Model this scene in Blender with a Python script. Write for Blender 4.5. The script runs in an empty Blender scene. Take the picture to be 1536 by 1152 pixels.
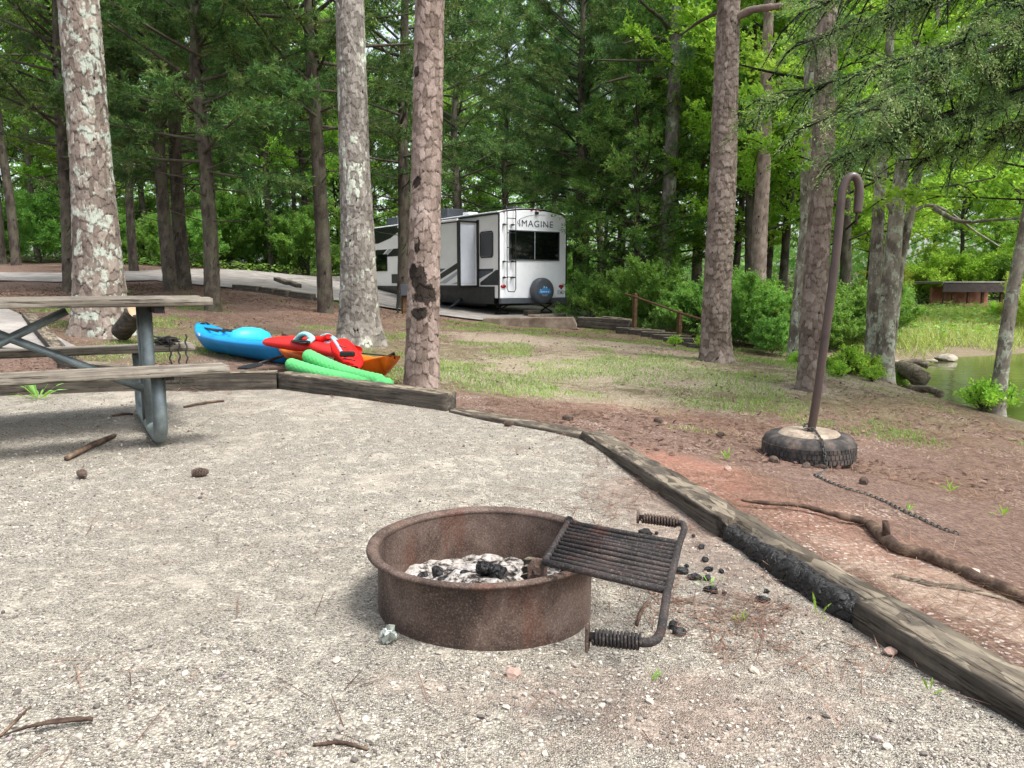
import bpy, bmesh, math, random
import numpy as np
from mathutils import Vector, Matrix
R = math.radians
rng = np.random.default_rng(7)
scn = bpy.context.scene
COL = scn.collection

# ------------------------------------------------------------------ camera
F_PX, PITCH, CAM = 1154.0, R(7.5), np.array([0.0, 0.0, 1.0])
cd = bpy.data.cameras.new('camera'); cam = bpy.data.objects.new('camera', cd); COL.objects.link(cam)
cam.location = CAM; cam.rotation_euler = (R(90) - PITCH, 0, 0)
cd.sensor_width = 36; cd.lens = 36 * F_PX / 1536; cd.clip_end = 3000; cd.clip_start = 0.05
scn.camera = cam

def ray(u, v):
    xc = (u - 768) / F_PX; yc = -(v - 576) / F_PX
    return np.array([xc, math.cos(PITCH) + yc * math.sin(PITCH), -math.sin(PITCH) + yc * math.cos(PITCH)])
def at(u, v, Y):
    d = ray(u, v); return CAM + d * (Y / d[1])
def px(p):
    d = np.asarray(p, float) - CAM
    c, s = math.cos(PITCH), math.sin(PITCH)
    zc = d[1] * c - d[2] * s; yc = d[1] * s + d[2] * c
    return 768 + F_PX * d[0] / zc, 576 - F_PX * yc / zc

# ------------------------------------------------------------------ terrain
CP = [at(768, 1152, 1.45), at(100, 1100, 1.5), at(700, 983, 1.97), at(240, 672, 4.15), at(410, 582, 6.4),
      at(0, 592, 6.0), at(670, 618, 5.6), at(870, 658, 4.75), at(1534, 1092, 1.62), at(1300, 944, 2.19), at(640, 588, 6.6), at(545, 517, 11), at(160, 500, 10),
      at(1070, 541, 10.5), at(1215, 584, 8.6), at(1213, 700, 4.75), at(1500, 905, 2.45), at(1300, 780, 3.4), at(800, 491, 19.3),
      at(950, 504, 16.5), at(1040, 524, 14.5), at(1000, 590, 8.0), at(330, 468, 14), at(250, 436, 18), at(490, 469, 15.5),
      at(130, 428, 20), at(380, 409, 27), at(430, 440, 20), at(30, 396, 30), at(100, 386, 45),
      at(1310, 566, 11), at(60, 472, 11), at(20, 440, 16)]
CP = [tuple(p) for p in CP] + [
      (-2, 26, .25), (-5, 30, .75), (1.0, 23, .05), (-1, 22.5, .08), (3.5, 22, -.1), (5, 26, -.1),
      (6, 20, -.35), (9, 26, -.4), (15, 32, -.3), (25, 40, .2), (14, 24, -.5), (20, 24, -.6),
      (5.4, 12.2, -.52), (5.7, 10.9, -.56), (5.85, 8.6, -.57), (5.2, 6.0, -.5), (4.6, 4.0, -.42),
      (8.2, 15.6, -.57), (11.2, 16.9, -.57), (8, 12.5, -1.0), (12, 12, -1.5), (9, 8, -1.2), (14, 4, -1.5), (20, 12, -1.6), (18, 18.5, -.8), (30, 18, -1.0),
      (-12, 3, .35), (-12, 8, .5), (-20, 12, .9), (-30, 20, 1.4), (0, -6, .0), (8, -6, -.9), (-10, -8, .2),
      (-40, 45, 2.8), (0, 60, 1.3), (30, 60, .8), (55, 40, .5), (-60, 0, 2.5), (-30, -30, 1), (30, -30, -1.5), (50, 5, -1.6), (-70, 70, 4), (60, 80, 2), (0, 95, 2.5)]
CPA = np.array(CP)
def _tps(r2): return 0.5 * r2 * np.log(r2 + 1e-9)
_n = len(CPA)
_d2 = ((CPA[:, None, :2] - CPA[None, :, :2]) ** 2).sum(-1)
_K = _tps(_d2) + np.eye(_n) * 0.15
_P = np.c_[np.ones(_n), CPA[:, :2]]
_A = np.block([[_K, _P], [_P.T, np.zeros((3, 3))]])
_S = np.linalg.solve(_A, np.r_[CPA[:, 2], 0, 0, 0])
def gz(x, y):
    x = np.asarray(x, float); y = np.asarray(y, float); sh = np.broadcast(x, y).shape
    x = np.broadcast_to(x, sh).ravel(); y = np.broadcast_to(y, sh).ravel()
    xc = np.clip(x, -75, 75); yc = np.clip(y, -35, 98)
    out = np.empty(len(x))
    for i in range(0, len(x), 20000):
        a = xc[i:i+20000]; b = yc[i:i+20000]
        d2 = (a[:, None] - CPA[None, :, 0]) ** 2 + (b[:, None] - CPA[None, :, 1]) ** 2
        out[i:i+20000] = _tps(d2) @ _S[:_n] + _S[_n] + _S[_n+1] * a + _S[_n+2] * b
    return out.reshape(sh)
def g(x, y): return float(gz(x, y))
def gp(u, v, t0=0.6, t1=70):
    d = ray(u, v); t = np.linspace(t0, t1, 6000)
    P = CAM[None] + d[None] * t[:, None]
    below = np.where(P[:, 2] < gz(P[:, 0], P[:, 1]))[0]
    return P[below[0]] if len(below) else P[-1]

# ------------------------------------------------------------------ objects and meshes
class MB:
    def __init__(s): s.v = []; s.f = []; s.n = 0; s.at = {}
    def add(s, v, f):
        v = np.asarray(v, float).reshape(-1, 3); s.v.append(v)
        s.f += [tuple(int(i) + s.n for i in q) for q in f]; s.n += len(v); return s
    def quads(s, v4):                                            # (n,4,3) loose quads, fast path
        v4 = np.asarray(v4, float); s.v.append(v4.reshape(-1, 3))
        q = (np.arange(len(v4) * 4) + s.n).reshape(-1, 4); s.f.append(q); s.n += len(v4) * 4; return s
    def box(s, c, size, rot=None, taper=1.0):
        x, y, z = np.array(size) / 2.0
        p = np.array([(-x,-y,-z),(x,-y,-z),(x,y,-z),(-x,y,-z),(-x*taper,-y*taper,z),(x*taper,-y*taper,z),(x*taper,y*taper,z),(-x*taper,y*taper,z)])
        if rot is not None: p = p @ np.array(rot).T
        return s.add(p + np.array(c), [(3,2,1,0),(4,5,6,7),(0,1,5,4),(1,2,6,5),(2,3,7,6),(3,0,4,7)])
    def tube(s, pts, rad, k=8, caps=True, sq=None):
        pts = np.asarray(pts, float); n = len(pts)
        rad = np.broadcast_to(np.asarray(rad, float), (n,))
        T = np.gradient(pts, axis=0); T /= np.linalg.norm(T, axis=1)[:, None] + 1e-12
        ref = np.array([0, 0, 1.0]) if abs(T[0, 2]) < .9 else np.array([1.0, 0, 0])
        N = np.cross(T[0], ref); N /= np.linalg.norm(N); V = []
        a = np.arange(k) * 2 * math.pi / k
        for i in range(n):
            N = N - T[i] * (N @ T[i]); N /= np.linalg.norm(N) + 1e-12; B = np.cross(T[i], N)
            V.append(pts[i] + rad[i] * (np.cos(a)[:, None] * N + np.sin(a)[:, None] * B))
        F = [(i*k+j, i*k+(j+1) % k, (i+1)*k+(j+1) % k, (i+1)*k+j) for i in range(n-1) for j in range(k)]
        if caps: F += [tuple(range(k))[::-1], tuple(range((n-1)*k, n*k))]
        return s.add(np.concatenate(V), F)
    def lathe(s, prof, k=48, c=(0, 0, 0), closed=False, axis=None):
        prof = np.asarray(prof, float); n = len(prof); a = np.arange(k) * 2 * math.pi / k
        V = np.stack([prof[:, 0][:, None] * np.cos(a), prof[:, 0][:, None] * np.sin(a), np.broadcast_to(prof[:, 1][:, None], (n, k))], -1).reshape(-1, 3)
        if axis is not None: V = V @ np.array(axis).T
        m = n if closed else n - 1
        F = [(i*k+j, i*k+(j+1) % k, ((i+1) % n)*k+(j+1) % k, ((i+1) % n)*k+j) for i in range(m) for j in range(k)]
        return s.add(V + np.array(c), F)
    def prism(s, poly, axis_o, ax, ay, ext):                      # polygon in plane (ax, ay) at axis_o, extruded by vector ext
        poly = np.asarray(poly, float); n = len(poly); o = np.array(axis_o, float)
        base = o + poly[:, :1] * np.array(ax) + poly[:, 1:2] * np.array(ay)
        F = [tuple(range(n))[::-1], tuple(range(n, 2*n))] + [(i, (i+1) % n, n+(i+1) % n, n+i) for i in range(n)]
        return s.add(np.r_[base, base + np.array(ext)], F)
    def arrays(s):
        return np.concatenate(s.v) if s.v else np.zeros((0, 3))

def mesh_from(name, mb, mat=None, smooth=False, attrs=None, off=None):
    me = bpy.data.meshes.new(name)
    V = mb.arrays()
    if off is not None: V = V - np.asarray(off)
    tup = [q for q in mb.f if isinstance(q, tuple)]; arr = [q for q in mb.f if not isinstance(q, tuple)]
    lens = np.array([len(q) for q in tup], dtype=np.int32)
    idx = np.array([i for q in tup for i in q], dtype=np.int32)
    for q in arr:
        idx = np.r_[idx, q.ravel().astype(np.int32)]; lens = np.r_[lens, np.full(len(q), q.shape[1], np.int32)]
    me.vertices.add(len(V)); me.vertices.foreach_set('co', V.astype(np.float32).ravel())
    me.loops.add(len(idx)); me.loops.foreach_set('vertex_index', idx.astype(np.int32))
    me.polygons.add(len(lens)); st = np.r_[0, np.cumsum(lens)[:-1]].astype(np.int32)
    me.polygons.foreach_set('loop_start', st)
    me.polygons.foreach_set('use_smooth', np.full(len(lens), bool(smooth)))
    for k, a in (attrs or {}).items():
        at_ = me.attributes.new(k, 'FLOAT', 'POINT'); at_.data.foreach_set('value', np.asarray(a, np.float32).ravel())
    me.update(calc_edges=True); me.validate()
    if mat: me.materials.append(mat)
    return me
def obj(name, mb, mat=None, parent=None, smooth=False, attrs=None, world=True, bevel=0, autosmooth=None):
    off = parent.location if (parent is not None and world) else None
    me = mesh_from(name, mb, mat, smooth, attrs, off)
    o = bpy.data.objects.new(name, me); COL.objects.link(o)
    if parent is not None: o.parent = parent
    if autosmooth:
        bm = bmesh.new(); bm.from_mesh(me)
        for e in bm.edges:
            if len(e.link_faces) == 2 and e.calc_face_angle(0) > R(autosmooth): e.smooth = False
        bm.to_mesh(me); bm.free()
    if bevel:
        b = o.modifiers.new('bevel', 'BEVEL'); b.width = bevel; b.segments = 2; b.limit_method = 'ANGLE'; b.angle_limit = R(35)
    return o
def tag(o, label=None, cat=None, group=None, kind=None):
    if label: o['label'] = label
    if cat: o['category'] = cat
    if group: o['group'] = group
    if kind: o['kind'] = kind
    return o
def thing(name, label, cat, loc=(0, 0, 0), rotz=0, group=None):
    o = bpy.data.objects.new(name, None); COL.objects.link(o); o.empty_display_size = .2
    o.location = tuple(float(c) for c in loc); o.rotation_euler = (0, 0, rotz)
    return tag(o, label, cat, group)
def solo(name, mb, mat, label, cat, base=None, smooth=False, group=None, **kw):
    V = mb.arrays()
    if base is None: base = np.array([*((V.min(0) + V.max(0))[:2] / 2), V[:, 2].min()])
    me = mesh_from(name, mb, mat, smooth, kw.get('attrs'), base)
    o = bpy.data.objects.new(name, me); COL.objects.link(o); o.location = base
    if kw.get('bevel'):
        b = o.modifiers.new('bevel', 'BEVEL'); b.width = kw['bevel']; b.segments = 2; b.limit_method = 'ANGLE'
    return tag(o, label, cat, group)
def copy_tree(root, parent=None):
    c = root.copy(); COL.objects.link(c)
    if parent is not None: c.parent = parent
    for ch in list(root.children): copy_tree(ch, c)
    return c
def rotz(a): return np.array([[math.cos(a), -math.sin(a), 0], [math.sin(a), math.cos(a), 0], [0, 0, 1]])
def unit(v): v = np.asarray(v, float); return v / (np.linalg.norm(v, axis=-1, keepdims=True) + 1e-12)
def vnoise(p, seed=0):                                            # smooth value noise, p (n,3)
    p = np.asarray(p, float); i = np.floor(p).astype(np.int64); f = p - i; f = f * f * (3 - 2 * f)
    def h(a):
        n = (a[:, 0] * 374761393 + a[:, 1] * 668265263 + a[:, 2] * 2147483647 + seed * 974634777) & 0xffffffff
        n = ((n ^ (n >> 13)) * 1274126177) & 0xffffffff
        return ((n ^ (n >> 16)) & 0xffff) / 65535.0
    out = 0
    for dx in (0, 1):
        for dy in (0, 1):
            for dz in (0, 1):
                w = (f[:, 0] if dx else 1 - f[:, 0]) * (f[:, 1] if dy else 1 - f[:, 1]) * (f[:, 2] if dz else 1 - f[:, 2])
                out = out + w * h(i + np.array([dx, dy, dz]))
    return out
def fbm(p, seed=0, o=3):
    s = 0; a = .5
    for k in range(o): s = s + a * vnoise(np.asarray(p) * 2 ** k, seed + k); a *= .5
    return s / (1 - .5 ** o)
def lin(h):
    h = h.lstrip('#'); c = [int(h[i:i+2], 16) / 255 for i in (0, 2, 4)]
    return tuple((x / 12.92 if x <= .04045 else ((x + .055) / 1.055) ** 2.4) for x in c) + (1,)

# ------------------------------------------------------------------ material helpers
class NT:
    def __init__(s, name):
        s.m = bpy.data.materials.new(name); s.m.use_nodes = True; s.t = s.m.node_tree; s.t.nodes.clear()
        s.out = s.t.nodes.new('ShaderNodeOutputMaterial')
    def n(s, typ, **kw):
        x = s.t.nodes.new(typ)
        for k, v in kw.items():
            if k.startswith('_'): setattr(x, k[1:], v)
        return x
    def L(s, a, b): s.t.links.new(a, b)
    def setin(s, sock, v):
        if hasattr(v, 'node'): s.L(v, sock)
        elif v is not None: sock.default_value = v
    def pos(s): return s.n('ShaderNodeNewGeometry').outputs['Position']
    def oco(s): return s.n('ShaderNodeTexCoord').outputs['Object']
    def attr(s, k): return s.n('ShaderNodeAttribute', _attribute_name=k).outputs['Fac']
    def map(s, vec, scale=(1, 1, 1), rot=(0, 0, 0)):
        x = s.n('ShaderNodeMapping'); s.L(vec, x.inputs[0]); x.inputs['Scale'].default_value = scale; x.inputs['Rotation'].default_value = rot; return x.outputs[0]
    def noise(s, vec, scale, detail=3, rough=.55, dist=0):
        x = s.n('ShaderNodeTexNoise'); s.L(vec, x.inputs['Vector']); x.inputs['Scale'].default_value = scale
        x.inputs['Detail'].default_value = detail; x.inputs['Roughness'].default_value = rough; x.inputs['Distortion'].default_value = dist; return x.outputs['Fac']
    def vor(s, vec, scale, feature='F1', rnd=1, out=None):
        x = s.n('ShaderNodeTexVoronoi'); x.feature = feature; s.L(vec, x.inputs['Vector']); x.inputs['Scale'].default_value = scale
        x.inputs['Randomness'].default_value = rnd
        return x.outputs[out or 'Distance']
    def math(s, op, a, b=0, c=0, clamp=False):
        x = s.n('ShaderNodeMath'); x.operation = op; x.use_clamp = clamp
        s.setin(x.inputs[0], a); s.setin(x.inputs[1], b); s.setin(x.inputs[2], c); return x.outputs[0]
    def rng(s, v, a, b, c=0, d=1, smooth=True):
        x = s.n('ShaderNodeMapRange'); x.interpolation_type = 'SMOOTHSTEP' if smooth else 'LINEAR'
        s.setin(x.inputs['Value'], v)
        for k, q in zip(('From Min', 'From Max', 'To Min', 'To Max'), (a, b, c, d)): s.setin(x.inputs[k], q)
        return x.outputs['Result']
    def ramp(s, v, stops, interp='LINEAR'):
        x = s.n('ShaderNodeValToRGB'); s.setin(x.inputs[0], v); cr = x.color_ramp; cr.interpolation = interp
        while len(cr.elements) < len(stops): cr.elements.new(.5)
        for e, (p, c) in zip(cr.elements, stops): e.position = p; e.color = lin(c) if isinstance(c, str) else c
        return x.outputs[0]
    def mix(s, f, a, b, blend='MIX'):
        x = s.n('ShaderNodeMix'); x.data_type = 'RGBA'; x.blend_type = blend; x.clamp_factor = True
        s.setin(x.inputs[0], f)
        for k, q in ((6, a), (7, b)): s.setin(x.inputs[k], lin(q) if isinstance(q, str) else q)
        return x.outputs[2]
    def bump(s, h, strength=.5, dist=.01, normal=None):
        x = s.n('ShaderNodeBump'); s.L(h, x.inputs['Height']); x.inputs['Strength'].default_value = strength; x.inputs['Distance'].default_value = dist
        if normal is not None: s.L(normal, x.inputs['Normal'])
        return x.outputs[0]
    def pbr(s, color, rough=.8, metal=0, normal=None, spec=.3, **kw):
        b = s.n('ShaderNodeBsdfPrincipled'); s.setin(b.inputs['Base Color'], lin(color) if isinstance(color, str) else color)
        s.setin(b.inputs['Roughness'], rough); s.setin(b.inputs['Metallic'], metal); b.inputs['Specular IOR Level'].default_value = spec
        if normal is not None: s.L(normal, b.inputs['Normal'])
        for k, v in kw.items(): s.setin(b.inputs[k.replace('_', ' ')], v)
        s.L(b.outputs[0], s.out.inputs[0]); return s.m
_plain = {}
def plain(name, color, rough=.6, metal=0, spec=.4, wear=.12, scale=6, bump=0):
    if name in _plain: return _plain[name]
    t = NT(name); c = t.oco(); n = t.noise(c, scale, 5, .65)
    col = lin(color); dk = tuple(x * (1 - wear * 2.2) for x in col[:3]) + (1,); lt = tuple(min(1, x * (1 + wear)) for x in col[:3]) + (1,)
    cc = t.ramp(n, [(.3, dk), (.5, col), (.75, lt)])
    nm = t.bump(t.noise(c, scale * 12, 4), .3, bump) if bump else None
    _plain[name] = t.pbr(cc, t.rng(n, .3, .7, min(1, rough + .1), max(0, rough - .1)), metal, nm, spec); return _plain[name]
# ------------------------------------------------------------------ materials of the ground
def inside(poly, x, y):
    x = np.asarray(x); y = np.asarray(y); r = np.zeros(x.shape, bool); n = len(poly)
    for i in range(n):
        x1, y1 = poly[i]; x2, y2 = poly[(i+1) % n]
        c = ((y1 > y) != (y2 > y)) & (x < (x2 - x1) * (y - y1) / (y2 - y1 + 1e-12) + x1); r ^= c
    return r
def blob(x, y, cx, cy, rx, ry, rot=0):
    c, s = math.cos(rot), math.sin(rot); a = ((x-cx)*c + (y-cy)*s)/rx; b = (-(x-cx)*s + (y-cy)*c)/ry
    return np.exp(-(a*a + b*b))

def m_ground():
    t = NT('forest_floor'); p = t.pos()
    n1 = t.noise(p, 1.3, 6, .65); n2 = t.noise(p, 9, 5, .7); n3 = t.noise(p, 45, 4, .7); n4 = t.noise(p, 3.2, 5, .6, 1.0)
    straw = t.noise(t.map(p, (60, 9, 20), (0, 0, .5)), 2.2, 4, .7); straw2 = t.noise(t.map(p, (11, 65, 20), (0, 0, .3)), 2.0, 4, .7)
    sv = t.math('MAXIMUM', straw, straw2)
    lit = t.ramp(sv, [(.36, '#352a24'), (.48, '#5e4c43'), (.58, '#7f685c'), (.72, '#a8937f')])
    lit = t.mix(t.rng(n2, .5, .75), lit, '#5b4a40')
    sand = t.ramp(n3, [(.3, '#84725f'), (.5, '#a79584'), (.7, '#bfb2a2')])
    clay = t.ramp(t.math('ADD', t.math('MULTIPLY', n3, .6), t.math('MULTIPLY', n2, .4)), [(.3, '#6e4a3e'), (.5, '#946d5d'), (.7, '#b39483')])
    grs = t.ramp(n3, [(.3, '#3f4529'), (.5, '#5c6538'), (.7, '#84865a')])
    wood = t.ramp(n2, [(.3, '#2c2a1c'), (.5, '#43402a'), (.7, '#5d5238')])
    mud = t.ramp(n3, [(.3, '#554a3c'), (.6, '#8a7d68')])
    def m(k, n, w=.22): return t.rng(t.math('ADD', t.attr(k), t.math('MULTIPLY', t.math('SUBTRACT', n, .5), 1.5)), .5 - w, .5 + w)
    c = t.mix(m('sand', n4), lit, sand)
    c = t.mix(m('clay', n1, .3), c, clay)
    c = t.mix(t.math('MULTIPLY', m('grass', n4, .25), .4), c, grs)
    c = t.mix(m('wood', n1, .3), c, wood)
    c = t.mix(m('mud', n2, .2), c, mud)
    peb = t.vor(p, 38); pm = t.math('MULTIPLY', t.rng(peb, .34, .26), t.rng(t.math('ADD', t.noise(p, 2.1, 3), t.math('MULTIPLY', t.attr('sand'), .25)), .5, .68))
    c = t.mix(pm, c, t.ramp(n3, [(.3, '#9a8878'), (.7, '#cfc4b8')]))
    h = t.math('ADD', t.math('MULTIPLY', sv, .6), t.math('ADD', t.math('MULTIPLY', n2, .8), t.math('MULTIPLY', n3, .35)))
    return t.pbr(c, .95, 0, t.bump(h, .9, .035), .15)
def m_gravel():
    t = NT('pale_gravel'); p = t.pos()
    wp = t.n('ShaderNodeVectorMath'); wp.operation = 'ADD'; t.L(p, wp.inputs[0])
    v1 = t.n('ShaderNodeTexVoronoi'); t.L(p, v1.inputs['Vector']); v1.inputs['Scale'].default_value = 205
    v2 = t.n('ShaderNodeTexVoronoi'); t.L(p, v2.inputs['Vector']); v2.inputs['Scale'].default_value = 110
    big = t.rng(t.noise(p, 14, 3), .5, .62)
    d = t.mix(big, v1.outputs['Distance'], v2.outputs['Distance'])
    sep = t.n('ShaderNodeSeparateColor'); t.L(t.mix(big, v1.outputs['Color'], v2.outputs['Color']), sep.inputs[0])
    stops = [(0, '#3b3936'), (.1, '#5f5b54'), (.22, '#7d776d'), (.4, '#989285'), (.6, '#a9a395'), (.78, '#bab5a8'), (.9, '#9c8f7d'), (1, '#cbc8be')]
    stone = t.ramp(sep.outputs[0], stops)
    n1 = t.noise(p, 1.1, 6, .6); n2 = t.noise(p, 5.5, 5, .65); n3 = t.noise(p, 60, 4, .7); n0 = t.noise(p, .55, 4, .6, .8)
    sandc = t.ramp(n3, [(.3, '#8a8376'), (.6, '#a69f91')])
    gap = t.rng(d, .35, .62)
    c = t.mix(t.math('MULTIPLY', gap, .55), stone, '#726c62')
    fines = t.rng(t.math('ADD', t.math('MULTIPLY', n2, .6), t.math('MULTIPLY', n0, .5)), .56, .72)
    c = t.mix(t.math('MULTIPLY', fines, .75), c, sandc)
    c = t.mix(t.math('MULTIPLY', t.rng(n1, .45, .7), .3), c, '#8b8072')
    drt = t.rng(t.math('ADD', t.attr('dirt'), t.math('MULTIPLY', t.math('SUBTRACT', n2, .5), 1.3)), .3, .85)
    c = t.mix(t.math('MULTIPLY', drt, .72), c, t.ramp(n3, [(.3, '#564a42'), (.5, '#837266'), (.7, '#a59486')]))
    soot = t.rng(t.math('ADD', t.attr('soot'), t.math('MULTIPLY', t.math('SUBTRACT', n2, .5), 1.2)), .35, .95)
    c = t.mix(t.math('MULTIPLY', soot, .7), c, '#3a3533')
    h = t.math('ADD', t.math('MULTIPLY', t.math('SUBTRACT', 1, d), t.math('SUBTRACT', 1, t.math('MULTIPLY', fines, .7))), t.math('MULTIPLY', n3, .25))
    return t.pbr(c, .9, 0, t.bump(h, 1.0, .008), .2)
def m_asphalt():
    t = NT('worn_asphalt'); p = t.pos(); n = t.noise(p, 2, 6, .65); n2 = t.noise(p, 50, 3, .7)
    c = t.ramp(n, [(.3, '#6e6a65'), (.5, '#88837d'), (.7, '#a09b94')]); c = t.mix(t.rng(n2, .55, .75), c, '#6b6462')
    lf = t.math('MULTIPLY', t.rng(t.noise(p, 18, 4, .75), .6, .7), t.rng(n, .4, .65)); c = t.mix(lf, c, '#5d483c')
    return t.pbr(c, .9, 0, t.bump(n2, .4, .004), .25)
def m_water():
    t = NT('lake_water'); p = t.pos()
    h = t.math('ADD', t.noise(t.map(p, (1, 2.2, 1)), 1.7, 4, .55), t.math('MULTIPLY', t.noise(p, 7, 3), .25))
    c = t.mix(t.rng(t.noise(p, .35, 3), .4, .65), '#474a2e', '#5a5c3a')
    return t.pbr(c, .07, 0, t.bump(h, .12, .05), .5)

# ------------------------------------------------------------------ pad outline (counter-clockwise corners)
def gxy(u, v): p = gp(u, v); return (p[0], p[1])
CA, CB, CC = gxy(410, 583), gxy(668, 619), gxy(872, 658)
CE = np.array(CC) + (np.array([1.16, 1.62]) - np.array(CC)) * 1.55
CL = gxy(-40, 594)
CL2 = (CL[0] - 3.2, CL[1] + (CL[1]-CA[1]) / (CL[0]-CA[0]) * -3.2)
PAD = [CC, CB, CA, CL, CL2, (-9, -1), (-9, -3), (2.0, -3), tuple(CE)]
def grow(poly, d):
    c = np.mean(np.array(poly), 0); return [tuple(np.array(q) + unit(np.array(q) - c) * d) for q in poly]
def offset(poly, d):                                             # push every edge of a polygon out by d
    P = [np.array(q, float) for q in poly]; n = len(P); ar = sum(P[i][0] * P[(i+1) % n][1] - P[(i+1) % n][0] * P[i][1] for i in range(n)); out = []
    for i in range(n):
        e0 = unit(P[i] - P[i-1]); e1 = unit(P[(i+1) % n] - P[i]); sg = 1 if ar > 0 else -1
        m = unit(np.array([e0[1], -e0[0]]) * sg + np.array([e1[1], -e1[0]]) * sg); out.append(tuple(P[i] + m * d))
    return out
PAD_IN = offset(PAD, .07); PAD_OUT = offset(PAD, .05)

def ground_axis(a, b, near, far, p):
    pass
xs = np.sinh(np.linspace(-1, 1, 300) * 5.2) / math.sinh(5.2) * 400
xs = np.unique(np.r_[xs[np.abs(xs) > 9], np.arange(-9, 9.01, .16)])
ys = np.unique(np.r_[np.linspace(-300, -40, 14), np.linspace(-40, -2, 26), np.arange(-2, 14, .16), np.arange(14, 34, .4), np.linspace(34, 100, 50), np.linspace(100, 500, 14)])
GX, GY = np.meshgrid(xs, ys); gx = GX.ravel(); gy = GY.ravel()
gzv = gz(gx, gy)
bumps = (fbm(np.c_[gx * 1.1, gy * 1.1, gx * 0], 3) - .5) * .10 + (fbm(np.c_[gx * 5, gy * 5, gx * 0], 9) - .5) * .03
near = np.clip(np.hypot(gx, gy) / 30, .35, 1)
gzv = gzv + bumps * near
gzv[inside(PAD_IN, gx, gy)] = (gz(gx, gy) - .09)[inside(PAD_IN, gx, gy)]
nx_ = len(xs)
I = np.arange(len(gx)).reshape(len(ys), nx_)
gq = np.stack([I[:-1, :-1], I[:-1, 1:], I[1:, 1:], I[1:, :-1]], -1).reshape(-1, 4)
# what grows or lies where
def masks(x, y):
    grass = (1.3 * blob(x, y, 1.6, 8.6, 1.9, 1.3) + .35 * blob(x, y, 1, 11, 5, 4) + .7 * blob(x, y, -1.4, 10, 2.4, 1.4) + .65 * blob(x, y, .6, 15.5, 3.2, 2.2) + .6 * blob(x, y, .0, 7.4, 1.0, .8)
             + .75 * blob(x, y, 4.8, 10.5, 1.6, 2.6) + .55 * blob(x, y, -5.5, 11.3, 3, 1.3) + .6 * blob(x, y, 4.6, 14, 1.5, 2.5) + .5 * blob(x, y, 2.6, 10.2, 1.4, 1.2)
             + .8 * blob(x, y, 9, 20, 9, 4) + .35 * blob(x, y, -4, 9, 2, 1.5) + .3 * blob(x, y, 3.6, 6.5, 1.2, 1.0) + .5 * blob(x, y, -6.8, 31, 2, 5))
    sand = .75 * blob(x, y, 1.0, 13.2, 2.2, 1.5) + .7 * blob(x, y, .9, 9.4, 1.3, .9) + .5 * blob(x, y, -.6, 8.2, .8, .5) + .5 * blob(x, y, 2.8, 8.6, .8, .4) + .6 * blob(x, y, 1.0, 7.2, 1.3, .7) + .4 * blob(x, y, 1.5, 10.5, 4.5, 4) + .55 * blob(x, y, 3.5, 12, 1.5, 1.2) + .45 * blob(x, y, 4.4, 9.6, .9, .9)
    sand = sand + .75 * blob(x, y, 1.42, 2.75, .22, .8, .25) + .5 * blob(x, y, 1.6, 1.9, .2, .6, .2)
    clay = .9 * blob(x, y, 1.05, 4.1, .38, .8, .2) + .55 * blob(x, y, 1.7, 2.6, .5, .9, .2) + .35 * blob(x, y, 1.5, 6.5, 2.5, 1.0) + .35 * blob(x, y, -4, 15, 3, 2)
    wood = np.clip((y - 24 - 4 * (x < -4)) / 6, 0, 1) + np.clip((np.abs(x + 2) - 22) / 8, 0, 1) + .6 * np.clip((x - 3.2) / 2, 0, 1) * np.clip((y - 16.5) / 3, 0, 1)
    mud = np.clip((-.42 - gz(x, y)) / .1, 0, 1)
    return grass, sand, clay, np.clip(wood, 0, 1), mud
M_ = masks(gx, gy)
mb = MB(); mb.v.append(np.c_[gx, gy, gzv]); mb.n = len(gx); mb.f.append(gq)
MAT_GROUND = m_ground()
tag(obj('ground', mb, MAT_GROUND, smooth=True, attrs=dict(zip(('grass', 'sand', 'clay', 'wood', 'mud'), M_))), kind='structure')

def drape(name, poly, mat, lift, edge=.5, attrs=None, hf=None):
    bm = bmesh.new(); vs = [bm.verts.new((x, y, 0)) for x, y in poly]; bm.faces.new(vs)
    bmesh.ops.triangulate(bm, faces=bm.faces[:])
    for _ in range(12):
        es = [e for e in bm.edges if e.calc_length() > edge * (1 if edge > .3 else max(1, .22 * np.hypot(*((e.verts[0].co + e.verts[1].co) / 2)[:2])))]
        if not es: break
        bmesh.ops.subdivide_edges(bm, edges=es, cuts=1); bmesh.ops.triangulate(bm, faces=[f for f in bm.faces if len(f.verts) > 3])
    V = np.array([v.co[:] for v in bm.verts]); bm.verts.index_update()
    F = [tuple(v.index for v in f.verts) for f in bm.faces]
    if F and (lambda a, b, c: np.cross(b - a, c - a)[2])(*V[list(F[0])]) < 0: F = [f[::-1] for f in F]
    bm.free()
    V[:, 2] = gz(V[:, 0], V[:, 1]) + lift
    if hf: V[:, 2] += hf(V[:, 0], V[:, 1])
    m = MB().add(V, F)
    return tag(obj(name, m, mat, smooth=True, attrs={k: f(V[:, 0], V[:, 1]) for k, f in (attrs or {}).items()}), kind='structure')
RINGC = None
def padz(x, y): return gz(x, y) + (fbm(np.c_[np.ravel(x) * 1.6, np.ravel(y) * 1.6, np.ravel(x) * 0], 21).reshape(np.shape(x)) - .5) * .035
MAT_GRAVEL = m_gravel()
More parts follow.
